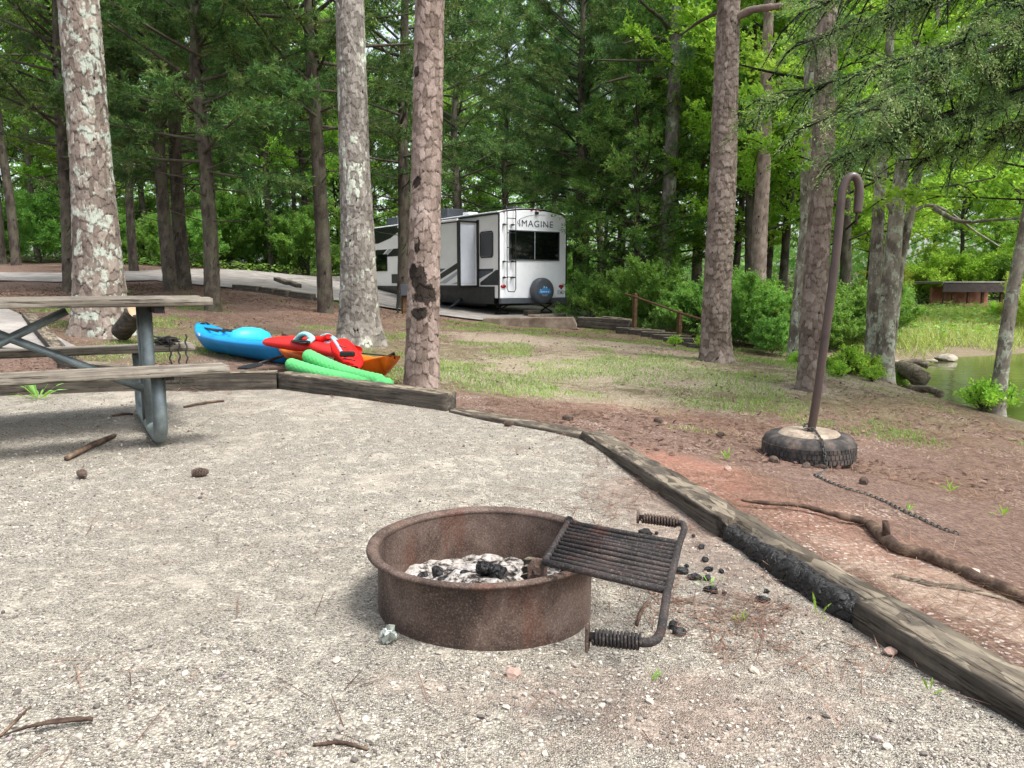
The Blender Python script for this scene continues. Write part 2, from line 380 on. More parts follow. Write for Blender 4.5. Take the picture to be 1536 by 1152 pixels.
drape('gravel_pad', PAD_OUT, MAT_GRAVEL, 0, .12, hf=lambda x, y: padz(x, y) - gz(x, y), attrs={
    'dirt': lambda x, y: .62 * blob(x, y, .78, 2.7, .3, 1.1, .2) + .45 * blob(x, y, .45, 1.75, .35, .3) + .3 * blob(x, y, -.3, 3.0, 1.2, .3) + .55 * blob(x, y, .62, 3.6, .25, .8, .2) + .4 * blob(x, y, -.1, 1.75, .6, .25) + .4 * blob(x, y, -2.2, 6.3, 1.2, .28) + .3 * blob(x, y, -3.5, 5.9, 2, .3) + .35 * blob(x, y, .5, 1.5, .5, .3),
    'soot': lambda x, y: .6 * blob(x, y, .62, 2.5, .25, .35) + .35 * blob(x, y, -.1, 1.85, .4, .12) + .3 * blob(x, y, .8, 2.9, .15, .5, .2)})
MAT_ASPH = m_asphalt()
drape('road', [(-40, 17), (-26, 18.6), (-12, 20.4), (-9.6, 22.0), (-6.7, 26), (-5.4, 32), (-5, 46), (-8.0, 46), (-8.4, 33), (-10.0, 27), (-13, 23.2), (-26, 21.2), (-40, 19.6)][::-1], MAT_ASPH, .035, .45)
drape('parking_spur', [(1.5, 20.6), (-.9, 19.7), (-3.4, 19.6), (-5.3, 18.9), (-7.5, 20.0), (-9.9, 21.6), (-7.6, 24.7), (-6.0, 23.4), (-4.9, 24.5), (-6.5, 33), (-2.6, 33.5), (3.2, 24.5)][::-1], MAT_ASPH, .042, .4)
drape('parking_apron', [(-4.6, 8.3), (-6.75, 10.6), (-10.5, 14.6), (-14, 18.2), (-20, 18.6), (-17, 10), (-12, 7.6)], MAT_ASPH, .04, .4)
mb = MB(); mb.add([(2, -60, -.56), (120, -60, -.56), (120, 60, -.56), (2, 60, -.56)], [(0, 1, 2, 3)])
tag(obj('lake', mb, m_water()), kind='structure')

# ------------------------------------------------------------------ light
w = bpy.data.worlds.new('World'); scn.world = w; w.use_nodes = True; nt = w.node_tree; nt.nodes.clear()
sky = nt.nodes.new('ShaderNodeTexSky'); sky.sky_type = 'NISHITA'; sky.sun_disc = False
SUN_EL, SUN_AZ = R(62), R(125)                                     # azimuth clockwise from +Y
sky.sun_elevation = SUN_EL; sky.sun_rotation = SUN_AZ; sky.dust_density = 4; sky.air_density = 1.0; sky.ozone_density = 1
hs = nt.nodes.new('ShaderNodeHueSaturation'); hs.inputs['Saturation'].default_value = .46
bg = nt.nodes.new('ShaderNodeBackground'); bg.inputs[1].default_value = .15
wo = nt.nodes.new('ShaderNodeOutputWorld')
nt.links.new(sky.outputs[0], hs.inputs['Color']); nt.links.new(hs.outputs[0], bg.inputs[0]); nt.links.new(bg.outputs[0], wo.inputs[0])
sl = bpy.data.lights.new('sun', 'SUN'); sl.energy = 1.5; sl.angle = R(14); sl.color = (1, .985, .955)
so = bpy.data.objects.new('sun', sl); COL.objects.link(so)
sd = Vector((math.sin(SUN_AZ) * math.cos(SUN_EL), math.cos(SUN_AZ) * math.cos(SUN_EL), math.sin(SUN_EL)))
so.rotation_euler = sd.to_track_quat('Z', 'Y').to_euler(); so.location = (0, 0, 30)
scn.view_settings.view_transform = 'Standard'; scn.view_settings.look = 'None'; scn.view_settings.exposure = 1.42; scn.view_settings.gamma = 1
cy = scn.cycles; cy.max_bounces = 6; cy.diffuse_bounces = 3; cy.glossy_bounces = 2; cy.transmission_bounces = 4; cy.transparent_max_bounces = 6
cy.sample_clamp_indirect = 4; cy.caustics_reflective = False; cy.caustics_refractive = False
cy.use_denoising = True
try: cy.denoiser = 'OPENIMAGEDENOISE'
except Exception: pass
cy.use_adaptive_sampling = True; cy.adaptive_threshold = .008
# ------------------------------------------------------------------ materials of the near objects
def m_wood(name, cols, crackc='#241d17', sx=1.6, moss=0, top=None):
    t = NT(name); p = t.oco()
    n = t.noise(t.map(p, (sx, 26, 26)), 1.0, 6, .65, .4); n2 = t.noise(p, 7, 5, .65); n3 = t.noise(t.map(p, (4, 90, 90)), 1.0, 4, .7)
    c = t.ramp(n, [(.3, cols[0]), (.48, cols[1]), (.62, cols[2]), (.78, cols[3])])
    c = t.mix(t.math('MULTIPLY', t.rng(n2, .45, .7), .55), c, cols[0])
    if top:
        up = t.n('ShaderNodeSeparateXYZ'); t.L(t.n('ShaderNodeNewGeometry').outputs['Normal'], up.inputs[0])
        fl = t.vor(t.map(p, (9, 30, 30)), 1.0, 'F1', 1, 'Color'); sp = t.n('ShaderNodeSeparateColor'); t.L(fl, sp.inputs[0])
        flake = t.ramp(t.math('ADD', t.math('MULTIPLY', sp.outputs[0], .6), t.math('MULTIPLY', n2, .45)), [(.25, top[0]), (.5, top[1]), (.7, top[2]), (.85, top[3])])
        c = t.mix(t.math('MULTIPLY', t.rng(up.outputs[2], .5, .8), t.rng(n2, .38, .52)), c, flake)
    ck = t.rng(n3, .56, .64); c = t.mix(t.math('MULTIPLY', ck, .75), c, crackc)
    c = t.mix(t.rng(t.math('ADD', t.attr('charred'), t.math('MULTIPLY', t.math('SUBTRACT', n2, .5), 1.4)), .35, .65), c, '#12100f')
    if moss: c = t.mix(t.math('MULTIPLY', t.rng(t.noise(p, 3, 4), .5, .7), moss), c, '#5c6238')
    h = t.math('SUBTRACT', n, t.math('MULTIPLY', ck, .8))
    return t.pbr(c, .88, 0, t.bump(h, .7, .008), .2)
W_DARK = m_wood('weathered_timber', ('#2d2a26', '#47423b', '#5d574d', '#786f62'), top=('#474036', '#6d6455', '#877c69', '#5c5449'))
W_TAN = m_wood('peeling_timber', ('#2f2b26', '#4b453d', '#625b51', '#7a7266'), top=('#40392f', '#5f574b', '#7f7565', '#524b41'))
W_PLANK = m_wood('grey_plank', ('#4a443c', '#6f685d', '#8f887c', '#b0a99c'), sx=1.0)
W_POST = m_wood('brown_post', ('#3a2c20', '#58432f', '#6e563e', '#836a4e'))
def m_char():
    t = NT('charred_wood'); p = t.oco()
    v = t.vor(t.map(t.mix(.12, p, t.noise(p, 9, 3)), (24, 30, 30)), 1, 'DISTANCE_TO_EDGE'); n = t.noise(p, 30, 4, .7)
    ash = t.math('MULTIPLY', t.rng(t.noise(p, 9, 4, .7), .66, .74), t.rng(n, .5, .6))
    c = t.mix(ash, t.ramp(n, [(.3, '#0c0b0b'), (.6, '#1d1b1a'), (.8, '#37332f')]), '#b9b4ad')
    h = t.math('ADD', t.math('MULTIPLY', t.rng(v, 0, .18), .5), t.math('MULTIPLY', n, .8))
    return t.pbr(c, t.rng(n, .3, .7, .45, .8), 0, t.bump(h, 1, .02), .5)
M_CHAR = m_char()
def m_rust(name, a='#251e1a', b='#43362f', c3='#615148', d='#82736a', top=None):
    t = NT(name); p = t.oco(); n = t.noise(p, 5, 7, .65, .6); n2 = t.noise(p, 170, 4, .75); n3 = t.noise(t.map(p, (6, 6, 1.2)), 1.5, 4, .6)
    c = t.ramp(t.math('ADD', t.math('MULTIPLY', n, .65), t.math('MULTIPLY', n2, .35)), [(.32, a), (.46, b), (.56, c3), (.72, d)])
    c = t.mix(t.math('MULTIPLY', t.rng(n3, .54, .7), .4), c, '#5a3325')
    c = t.mix(t.math('MULTIPLY', t.rng(n2, .54, .7), .4), c, '#94826f')
    return t.pbr(c, t.rng(n2, .3, .7, .9, .62), .15, t.bump(t.math('ADD', n2, n), .5, .004), .35)
M_RUST = m_rust('rusted_steel'); M_RUSTIN = m_rust('sooty_rusted_steel', '#1b1613', '#382a22', '#54453a', '#77695b')
M_IRON = m_rust('blackened_iron', '#141313', '#262323', '#3b3533', '#5a4338')
def m_galv():
    t = NT('galvanised_pipe'); p = t.oco(); n = t.noise(p, 6, 5, .65); n2 = t.noise(p, 45, 3, .7)
    c = t.ramp(n, [(.3, '#5d6566'), (.5, '#7a8485'), (.7, '#99a3a3')]); c = t.mix(t.math('MULTIPLY', t.rng(n2, .58, .7), .5), c, '#5c5349')
    return t.pbr(c, t.rng(n, .3, .7, .42, .6), .55, t.bump(n2, .2, .002), .5)
M_GALV = m_galv()

# ------------------------------------------------------------------ landscape timbers
def bar_mesh(L, wdt, h, seed, chew=.006, nx=None, round_=.012, endchew=0):
    nx = nx or max(8, int(L / .035)); xs_ = np.linspace(0, L, nx)
    cs = []
    for (sx, sy) in ((-1, -1), (1, -1), (1, 1), (-1, 1)):
        for k in range(3):
            a = (math.atan2(sy, sx) - R(45)) + R(45) * k
            cs.append((sx * (wdt / 2 - round_) + round_ * math.cos(a), sy * (h / 2 - round_) + round_ * math.sin(a)))
    full = []
    for i in range(len(cs)):
        a = np.array(cs[i]); b = np.array(cs[(i+1) % len(cs)]); n = max(1, int(np.linalg.norm(b - a) / .03))
        full += [tuple(a + (b - a) * j / n) for j in range(n)]
    cs = np.array(full); k = len(cs)
    V = np.concatenate([np.c_[np.full(k, x), cs] for x in xs_])
    nrm = np.tile(unit(cs), (nx, 1))
    d = (fbm(np.c_[V[:, 0] * 7, V[:, 1] * 22, V[:, 2] * 22], seed) - .5) * 2 * chew + (fbm(np.c_[V[:, 0] * 28, V[:, 1:] * 60], seed + 5, 2) - .5) * chew
    V[:, 1:] += nrm * d[:, None]
    F = [(i*k+j, i*k+(j+1) % k, (i+1)*k+(j+1) % k, (i+1)*k+j) for i in range(nx-1) for j in range(k)]
    F = [f[::-1] for f in F]; F += [tuple(range(k)), tuple(range((nx-1)*k, nx*k))[::-1]]
    return MB().add(V, F)
def timber(a, b, za, zb, label, mat=W_DARK, wdt=.145, h=.16, seed=1, chew=.007, cat='timber', side=0, mb=None, name='landscape_timber', group=None):
    # a, b: ground points of the axis; za, zb: height of the top
    a = np.array([*a, za - h / 2]); b = np.array([*b, zb - h / 2]); L = np.linalg.norm(b - a); d = (b - a) / L
    if side: 
        s = np.array([-d[1], d[0], 0]); a = a + s * side * wdt / 2
    mb = mb or bar_mesh(L, wdt, h, seed, chew)
    me = mesh_from(name, mb, mat, True)
    o = bpy.data.objects.new(name, me); COL.objects.link(o); o.location = a
    o.rotation_euler = (0, -math.asin(d[2]), math.atan2(d[1], d[0]))
    return tag(o, label, cat, group)
pz = lambda p: float(padz(np.array([p[0]]), np.array([p[1]]))[0])
A_, B_, C_, L_ = map(np.array, (CA, CB, CC, CL))
timber(L_ + (A_ - L_) * -.6, A_ + (A_ - L_) * .012, pz(L_) + .15, pz(A_) + .15, 'dark grey landscape timber running behind the picnic table', side=1, h=.2, seed=3)
timber(A_ + np.array([.02, .03]), B_, pz(A_) + .14, pz(B_) + .13, 'grey landscape timber in front of the kayaks, its right end rotted', side=1, h=.2, seed=4, chew=.01)
timber(B_ + unit(C_ - B_) * .03, C_ - unit(C_ - B_) * .01, pz(B_) + .018, pz(C_) + .034, 'worn timber nearly sunk flush with the gravel past the pine', mat=W_TAN, side=1, h=.12, seed=5, chew=.012)
J_ = C_ + (np.array([1.16, 1.62]) - C_) * .815                    # joint where the charring ends
E_ = C_ + (np.array([1.16, 1.62]) - C_) * 1.6
dCE = unit(J_ - C_); sCE = np.array([-dCE[1], dCE[0]])
tt = timber(C_ + dCE * .0, J_ - dCE * .012, pz(C_) + .055, pz(J_) + .078, 'peeling tan timber with a burnt black stretch beside the fire ring', mat=W_TAN, side=1, h=.18, seed=6, chew=.011)
Lt = np.linalg.norm(J_ - C_)
QS = gp(1070, 808); x0 = float(np.dot(np.array(QS[:2]) - C_, dCE))
for v in tt.data.vertices:                                       # the burnt front of the timber has wasted away
    if v.co.x > x0 and v.co.y < -.02: v.co.y = max(v.co.y, -.03); v.co.z = min(v.co.z, .03) if v.co.y < -.02 else v.co.z
ca_ = tt.data.attributes.new('charred', 'FLOAT', 'POINT'); ca_.data.foreach_set('value', np.array([max(0, 1 - max(0, x0 - v.co.x) / .12) * max(0, 1 - (v.co.y + .03) / .05) * .3 for v in tt.data.vertices], np.float32))
nx = 110; k = 40; V = []
for i in range(nx):
    s = i / (nx - 1); x = x0 + s * (Lt + .03 - x0)
    e = max(0, min(1, s / .04, (1 - s) / .02)) ** .5
    lump = (vnoise(np.array([[x * 11, 0., 3.]]), 4)[0] - .6) * .022
    for j in range(k):
        a_ = 2 * math.pi * j / k; c_, s_ = math.cos(a_), math.sin(a_)
        q = (abs(c_) ** 3.6 + abs(s_) ** 3.6) ** (-1 / 3.6)
        V.append((x, -.038 + (.040 * e + lump + .004) * q * c_, -.010 + (.082 * e + lump + .004) * q * s_))
V = np.array(V); nn = (fbm(V * np.array([30, 40, 40]), 44, 2) - .5) * .022; cc_ = V - np.c_[V[:, 0], np.full(len(V), -.038), np.full(len(V), 0)]
V += unit(cc_) * nn[:, None]
mb = MB().add(V, [(i*k+(j+1) % k, i*k+j, (i+1)*k+j, (i+1)*k+(j+1) % k) for i in range(nx-1) for j in range(k)] + [tuple(range(k)), tuple(range((nx-1)*k, nx*k))[::-1]])
ch = obj('charred_section', mb, M_CHAR, tt, smooth=True, world=False); ch['label'] = 'cracked black burnt stretch of the timber'
timber(J_, E_, pz(J_) + .083, pz(E_) + .094, 'square grey-brown timber continuing from the burnt one out of the corner', mat=W_TAN, side=1, h=.21, seed=8, chew=.008)
# road-side timbers
def yz(p): return g(p[0], p[1])
lt = [((-4.1, 8.9), (-4.62, 8.35)), ((-4.62, 8.3), (-7.05, 13.5))]
timber(at(100, 515, 7.6)[:2], at(42, 470, 10.5)[:2], g(*at(100, 515, 7.6)[:2]) + .09, g(*at(42, 470, 10.5)[:2]) + .09, 'old timber edging the asphalt behind the table, running back from it', seed=11, h=.2)
timber(at(92, 512, 7.5)[:2], at(205, 520, 7.3)[:2], g(*at(92, 512, 7.5)[:2]) + .08, g(*at(205, 520, 7.3)[:2]) + .05, 'short sunken timber between lichen pine and far table bench', seed=12, h=.2)
for i, (u0, v0, u1, v1) in enumerate([(352, 430, 388, 433), (384, 437, 412, 440), (408, 444, 432, 447), (428, 452, 470, 459)]):
    p0 = at(u0, v0, 19.6 - i * .2); p1 = at(u1, v1, 19.2 - i * .2)
    timber(p0[:2], p1[:2], g(*p0[:2]) + .14, g(*p1[:2]) + .16, ['timber edging the parking spur, first step below the road', 'timber edging the parking spur, second step below the road', 'timber edging the parking spur, third step below the road', 'timber edging the parking spur, last and lowest step toward the trailer'][i],
           seed=13 + i, h=.3, wdt=.18, group='stepped timbers along the parking spur')
for i, (u0, u1) in enumerate([(415, 432), (433, 448)]):
    p0 = at(u0, 428, 24.5 - i * .6); p1 = at(u1, 436, 23.4 - i * .6)
    timber(p0[:2], p1[:2], g(*p0[:2]) + .15, g(*p1[:2]) + .15, ['dark timber at the foot of the grassy knoll beside the road', 'dark timber low on the knoll edge nearest the mossy trunk'][i], seed=23 + i, h=.3, wdt=.18)

# ------------------------------------------------------------------ fire ring
RX, RY = -.083, 2.30; RZ = pz((RX, RY)) ; RR = .33; RH = .205
RGZ = min(pz((RX + RR * math.cos(a), RY + RR * math.sin(a))) for a in np.linspace(0, 6.28, 12))
fr = thing('fire_ring', 'rusty steel fire ring with a swing-out cooking grate, standing in the gravel', 'fire ring', (RX, RY, RGZ - .015))
top = RZ + RH
def wob(mb, amp, seed):
    V = mb.arrays(); V = V + (fbm(V * 4, seed)[:, None] - .5) * amp; mb.v = [V]; return mb
z0 = RGZ - .015
mb = MB().lathe([(RR, z0), (RR, z0 + .07), (RR, z0 + .14), (RR, top - .012), (RR - .006, top - .012), (RR - .006, z0 + .1), (RR - .006, z0)], 96, (RX, RY, 0), True)
obj('ring_wall', wob(mb, .008, 3), M_RUST, fr, smooth=True, autosmooth=40)
mb = MB().lathe([(RR - .008, top - .012), (RR + .004, top - .001), (RR + .016, top + .004), (RR + .030, top + .001), (RR + .034, top - .010), (RR + .028, top - .008), (RR + .014, top - .003), (RR + .002, top - .014)], 96, (RX, RY, 0), True)
obj('rim', wob(mb, .008, 3), M_RUST, fr, smooth=True)
GZ = top + .028
def gpt(u, v, z=None):
    z = GZ if z is None else z; d = ray(u, v); return CAM + d * ((z - CAM[2]) / d[2])
gA, gB, gC, gD = gpt(852, 784, GZ + .012), gpt(817, 843, GZ + .012), gpt(1001, 886), gpt(1019, 815)     # back-left, front-left, front-right, back-right
gr = obj('cooking_grate', MB().tube([gA, gB], .0095, 10).tube([gB, gC], .010, 10).tube([gA, gD], .009, 10), M_IRON, fr, smooth=True)
for i in range(1, 11):
    s = i / 11.0; a = gA + (gB - gA) * s; b = gD + (gC - gD) * s
    m_ = (a + b) / 2 + np.array([0, 0, -.004 * math.sin(i)])
    obj('grate_bar', MB().tube([a, m_, b], .0078, 8), M_IRON, gr, smooth=True, world=False)
for ch_ in gr.children:                                              # children of a mesh whose origin is its thing's base
    ch_.data.transform(Matrix.Translation(-fr.location))
hB, hF = gpt(1030, 786), gpt(989, 966)
eF, eB = gpt(884, 955), gpt(957, 776)
def arc3(p0, c, p1, n=8): return [(1-t)**2 * p0 + 2 * t * (1-t) * c + t * t * p1 for t in np.linspace(0, 1, n)]
path = [eB, hB + (eB - hB) * .25] + arc3(hB + (eB - hB) * .12, hB, hB + (gD - hB) * .6, 7) + [gD, gC, gC + (hF - gC) * .6] + arc3(gC + (hF - gC) * .72, hF + (hF - gC) * .04, hF + (eF - hF) * .3, 9) + [eF]
obj('handle_bar', MB().tube(path, .0105, 10), M_IRON, fr, smooth=True)
def coil(a, b, r, turns, wire):
    a = np.array(a); b = np.array(b); T = unit(b - a); N = unit(np.cross(T, [0, 0, 1])); B = np.cross(T, N); n = turns * 14
    s = np.linspace(0, 1, n); ph = s * turns * 2 * math.pi
    return MB().tube(a + (b - a) * s[:, None] + r * (np.cos(ph)[:, None] * N + np.sin(ph)[:, None] * B), wire, 6)
o = obj('coil_handle', coil(eF + (hF - eF) * .06, eF + (hF - eF) * .74, .0155, 13, .0035), M_IRON, fr, smooth=True); o['label'] = 'black coil handle nearest the viewer'
o = obj('coil_handle', coil(eB + (hB - eB) * .1, eB + (hB - eB) * .82, .0145, 12, .0032), M_RUST, fr, smooth=True); o['label'] = 'rusty coil handle on the far side'
T = unit(hF - eF); S = np.array([-T[1], T[0], 0]); 
obj('end_plate', MB().box(eF - T * .004, (.008, .034, .062), np.c_[T, S, [0, 0, 1]]), M_RUST, fr, bevel=.003)
obj('end_plate', MB().lathe([(0, -.004), (.02, -.004), (.02, .004), (0, .004)], 16, eB, False, np.c_[S, [0, 0, 1.], T].tolist()), M_RUST, fr)
def hinge(c, yaw, w=.055, h=.07):
    ca, sa = math.cos(yaw), math.sin(yaw)
    poly = [(-w/2, -h/2), (w/2, -h/2), (w/2, h*.12), (w*.3, h*.42), (0, h/2), (-w*.3, h*.42), (-w/2, h*.12)]
    return MB().prism(poly, np.array(c) - .004 * np.array([-sa, ca, 0]), (ca, sa, 0), (0, 0, 1), np.array([-sa, ca, 0]) * .008)
hp = gpt(806, 855, top + .01)
h1 = obj('hinge_plate', hinge(hp, R(8)), M_RUST, fr, bevel=.002)
bo = MB().lathe([(0, -.012), (.012, -.012), (.013, -.006), (.013, .004), (0, .004)], 6, (0, 0, 0), False, [[1, 0, 0], [0, 0, 1], [0, 1, 0]])
b1 = obj('bolt', bo, M_RUST, h1, world=False); b1.location = Vector(hp + np.array([0, -.006, .004])) - fr.location
h2 = obj('hinge_plate', hinge(gpt(853, 785, top + .02), R(20), .035, .05), M_IRON, fr, bevel=.002)
obj('hinge_rod', MB().tube([hp + np.array([0, -.01, .005]), gpt(853, 785, top + .012)], .008, 8), M_IRON, fr, smooth=True)

# ash and burnt wood inside the ring
def m_ash():
    t = NT('wood_ash'); p = t.oco(); n = t.noise(p, 16, 6, .7, .6); n2 = t.noise(p, 60, 4, .7)
    c = t.ramp(t.math('ADD', t.math('MULTIPLY', n, .7), t.math('MULTIPLY', n2, .3)), [(.39, '#161414'), (.45, '#3b3734'), (.51, '#938d86'), (.6, '#bdb9b3'), (.76, '#d8d5d0')])
    return t.pbr(c, .95, 0, t.bump(t.math('ADD', n, n2), .9, .012), .1)
mb = MB(); nr, na = 34, 90; V = [(RX, RY, 0)]
for i in range(1, nr):
    for j in range(na): V.append((RX + (RR - .009) * i / (nr-1) * math.cos(j * 2 * math.pi / na), RY + (RR - .009) * i / (nr-1) * math.sin(j * 2 * math.pi / na), 0))
V = np.array(V); V[:, 2] = RGZ + .05 + .065 * np.exp(-(((V[:, 0] - RX + .0) / .19) ** 2 + ((V[:, 1] - RY + .04) / .16) ** 2)) + (fbm(np.c_[V[:, :2] * 22, V[:, 2]], 5) - .4) * .05
mb.add(V, [(0, 1 + j, 1 + (j+1) % na) for j in range(na)] + [(1+i*na+j, 1+(i+1)*na+j, 1+(i+1)*na+(j+1) % na, 1+i*na+(j+1) % na) for i in range(nr-2) for j in range(na)])
solo('ash_pile', mb, m_ash(), 'white and grey ash heap lying inside the rusty fire ring', 'ash', smooth=True)
def rock(c, size, seed, sub=1, flat=.7):
    bm = bmesh.new(); bmesh.ops.create_icosphere(bm, subdivisions=sub, radius=1)
    V = np.array([v.co[:] for v in bm.verts]); F = [tuple(v.index for v in f.verts) for f in bm.faces]; bm.free()
    r_ = np.random.default_rng(seed); sc = np.array(size) / 2 * r_.uniform(.85, 1.15, 3)
    V = V * (1 + (fbm(V * 1.4 + seed * 3.7, seed, 2) - .5)[:, None] * .9) * sc @ rotz(r_.uniform(0, 6.3)).T
    return V + np.array(c), F
def ashz(u, v, zz=.07, up=.03): return gpt(u, v, RGZ + zz + up)
def log_chunk(a, b, r, seed, k=9):
    n = 9; P = [np.array(a) + (np.array(b) - np.array(a)) * i / (n-1) for i in range(n)]
    m = MB().tube(P, [r * (1 + .2 * math.sin(seed + 2.1 * i)) * (.8 if i in (0, n-1) else 1) for i in range(n)], k)
    V = m.arrays(); m.v = [V + (np.c_[vnoise(V * 45, seed), vnoise(V * 45, seed+1), vnoise(V * 45, seed+2)] - .5) * r * .7]; return m
solo('charred_log', log_chunk(ashz(720, 851, .095), ashz(757, 861, .10), .022, 3), M_CHAR, 'burnt black log stub lying across the white ash', 'log')
solo('firewood_chunk', log_chunk(ashz(796, 868, .12), ashz(799, 838, .17), .026, 6, 8), W_DARK, 'split grey firewood piece stood against the grate hinge inside the ring', 'firewood')
cl = [(615, 869, 'black coal at the left edge of the ash'), (634, 866, 'black coal next to the leftmost coal in the ring'), (655, 857, 'black coal on the back slope of the ash heap'), (668, 872, 'charred lump in front of the ash heap centre'),
      (700, 861, 'charred lump beside the burnt log stub'), (688, 876, 'small charred lump at the front foot of the ash'), (740, 868, 'small black coal right of the burnt log in the ash')]
for i, (u, v, lb) in enumerate(cl):
    c = ashz(u, v, .055 + .02 * (i in (2, 4)) - (.03 if i < 2 else 0)); m = MB().add(*rock(c, (.05, .034, .035), 60 + i, 2))
    solo('coal', m, M_CHAR, lb, 'coal', group='burnt coals in the fire ring')

# ------------------------------------------------------------------ picnic table
ta = np.array([.86, .51, 0]); ta /= np.linalg.norm(ta); tp = np.array([-ta[1], ta[0], 0])
O3 = np.array([-2.21, 4.635, pz((-2.21, 4.635))])
pt = thing('picnic_table', 'weathered wooden picnic table on galvanised pipe legs, cut off by the left edge', 'picnic table', O3)
def TL(s, p, z): return O3 + ta * s + tp * p + np.array([0, 0, z - O3[2]])
RT = np.c_[ta, tp, [0, 0, 1]]
def plank(name, p, z, wd, th, s0=-1.75, s1=.345, seed=0, tilt=0):
    m = bar_mesh(s1 - s0, wd, th, seed, .004, round_=.009); V = m.arrays()
    V = V - np.array([s1 - s0, 0, 0]); V = V + np.c_[np.zeros(len(V)), np.zeros(len(V)), np.zeros(len(V))]
    me = mesh_from(name, MB().add(V, m.f), W_PLANK, True); o = bpy.data.objects.new(name, me); COL.objects.link(o); o.parent = pt
    o.location = Vector(TL(s1, p, z - th / 2)) - pt.location; o.rotation_euler = (R(tilt), 0, math.atan2(ta[1], ta[0])); return o
for i, p in enumerate((-.30, -.10, .10, .30)):
    plank('tabletop_plank', p, .912 + .008 * (p + .3), .185, .045, s1=.33 + .02 * (i % 2), seed=30 + i)
plank('seat', -.555, .545, .26, .045, s1=.35, seed=40); plank('seat', .60, .585, .26, .045, seed=41)
def leg_frame(s):
    zg = O3[2] - .005; r = .037
    P = [TL(s, -.54, .50)] + [TL(s, -.54, .3)] + arc3(TL(s, -.54, zg + .16), TL(s, -.54, zg + r), TL(s, -.40, zg + r), 8) + arc3(TL(s, .40, zg + r), TL(s, .545, zg + r), TL(s, .545, zg + .16), 8) + [TL(s, .545, .3), TL(s, .56, .535)]
    obj('leg_frame', MB().tube(P, r, 16), M_GALV, pt, smooth=True)
    for q in (-.10, .10): obj('post', MB().tube([TL(s, q, zg + .05), TL(s, q, .865)], .035, 16), M_GALV, pt, smooth=True)
    obj('crossbar', MB().box(TL(s + .05, 0, .848), (.05, .72, .04), RT), M_IRON, pt)
    for q in (-.54, .56): obj('seat_bracket', MB().box(TL(s + .045, q, .505 + (.03 if q > 0 else -.012)), (.05, .2, .03), RT), M_IRON, pt)
for s in (0, -1.35): leg_frame(s)
obj('brace', MB().tube([TL(-.98, .0, .84), TL(-.02, .0, .36)], .024, 12), M_GALV, pt, smooth=True)
obj('brace', MB().tube([TL(-.40, .0, .84), TL(-1.33, .0, .36)], .024, 12), M_GALV, pt, smooth=True)
# tangle of chain on the far bench
M_CHAIN = plain('grey_chain', '#55534e', .6, .5, .5, .2, 30)
pts = []
r_ = np.random.default_rng(4)
cb = TL(.17, .52, .61)
n = 700; s = np.linspace(0, 1, n)
pts = cb + np.c_[.075 * np.sin(s * 91 + 1) * np.cos(s * 23), .07 * np.cos(s * 77) * np.sin(s * 19), .035 * np.sin(s * 63) * np.cos(s * 29)]
pts = pts @ np.eye(3); drop = np.array([TL(.24, .44, .6 - .28 * q) + np.array([.006 * math.sin(q * 25), 0, 0]) for q in np.linspace(0, 1, 40)])
mb = MB().tube(pts, .0045, 5).tube(drop, .006, 5).tube(drop + np.array([.05, 0, .06]), .006, 5).tube(drop + np.array([-.06, .0, .02]), .006, 5)
solo('chain', mb, M_CHAIN, 'tangled grey chain heaped on the far table bench, ends hanging down', 'chain', smooth=True)

# ------------------------------------------------------------------ lantern pole in a tyre
PX, PY = at(1213, 662, 5.0)[:2]; PZ = g(PX, PY) - .01
lp = thing('lantern_pole', 'leaning brown crook-topped pole set in a concrete-filled tyre', 'pole', (PX, PY, PZ))
M_TYRE = NT('old_rubber'); nz_ = M_TYRE.noise(M_TYRE.oco(), 9, 5, .7)
M_TYRE = M_TYRE.pbr(M_TYRE.ramp(nz_, [(.35, '#252322'), (.5, '#383533'), (.62, '#554c46'), (.75, '#7a6656')]), .85, 0, None, .3)
prof = [(.17, .02), (.25, .0), (.28, .02), (.292, .06), (.292, .125), (.278, .165), (.25, .185), (.2, .188), (.17, .176), (.165, .1)]
mb = MB().lathe([(r * 1.0, z + PZ) for r, z in prof], 72, (PX, PY, 0), True); V = mb.arrays()
th = np.arctan2(V[:, 1] - PY, V[:, 0] - PX); tread = (V[:, 2] - PZ > .03) & (V[:, 2] - PZ < .15)
ty = obj('tyre', mb, M_TYRE, lp, smooth=True)
mb = MB()
for j in range(64):
    for zz, off in ((.05, 0), (.085, .5), (.12, 0)):
        a = (j + off) * 2 * math.pi / 64; ca, sa = math.cos(a), math.sin(a)
        mb.box((PX + .292 * ca, PY + .292 * sa, PZ + zz), (.008, .021, .026), [[ca, -sa, 0], [sa, ca, 0], [0, 0, 1]])
tr = obj('tread', mb, M_TYRE, lp); 
M_CONC = NT('rough_concrete'); nz_ = M_CONC.noise(M_CONC.oco(), 8, 6, .7); nz2 = M_CONC.noise(M_CONC.oco(), 55, 4, .7)
M_CONC = M_CONC.pbr(M_CONC.mix(M_CONC.rng(nz2, .5, .7), M_CONC.ramp(nz_, [(.3, '#6a5d4e'), (.5, '#918474'), (.7, '#b3a897')]), '#6e665c'), .95, 0, M_CONC.bump(nz2, .7, .01), .15)
mb = MB(); na = 40; V = [(PX, PY, PZ + .195)]
for i in range(1, 7):
    for j in range(na):
        a = j * 2 * math.pi / na; rr = (.185 + .03 * vnoise(np.array([[math.cos(a) * 2, math.sin(a) * 2, 5.]]), 4)[0]) * i / 6
        V.append((PX + rr * math.cos(a), PY + rr * math.sin(a), PZ + .2 + .012 * vnoise(np.array([[math.cos(a) * i * .7, math.sin(a) * i * .7, 2.]]), 8)[0] - (.03 if i == 6 else 0)))
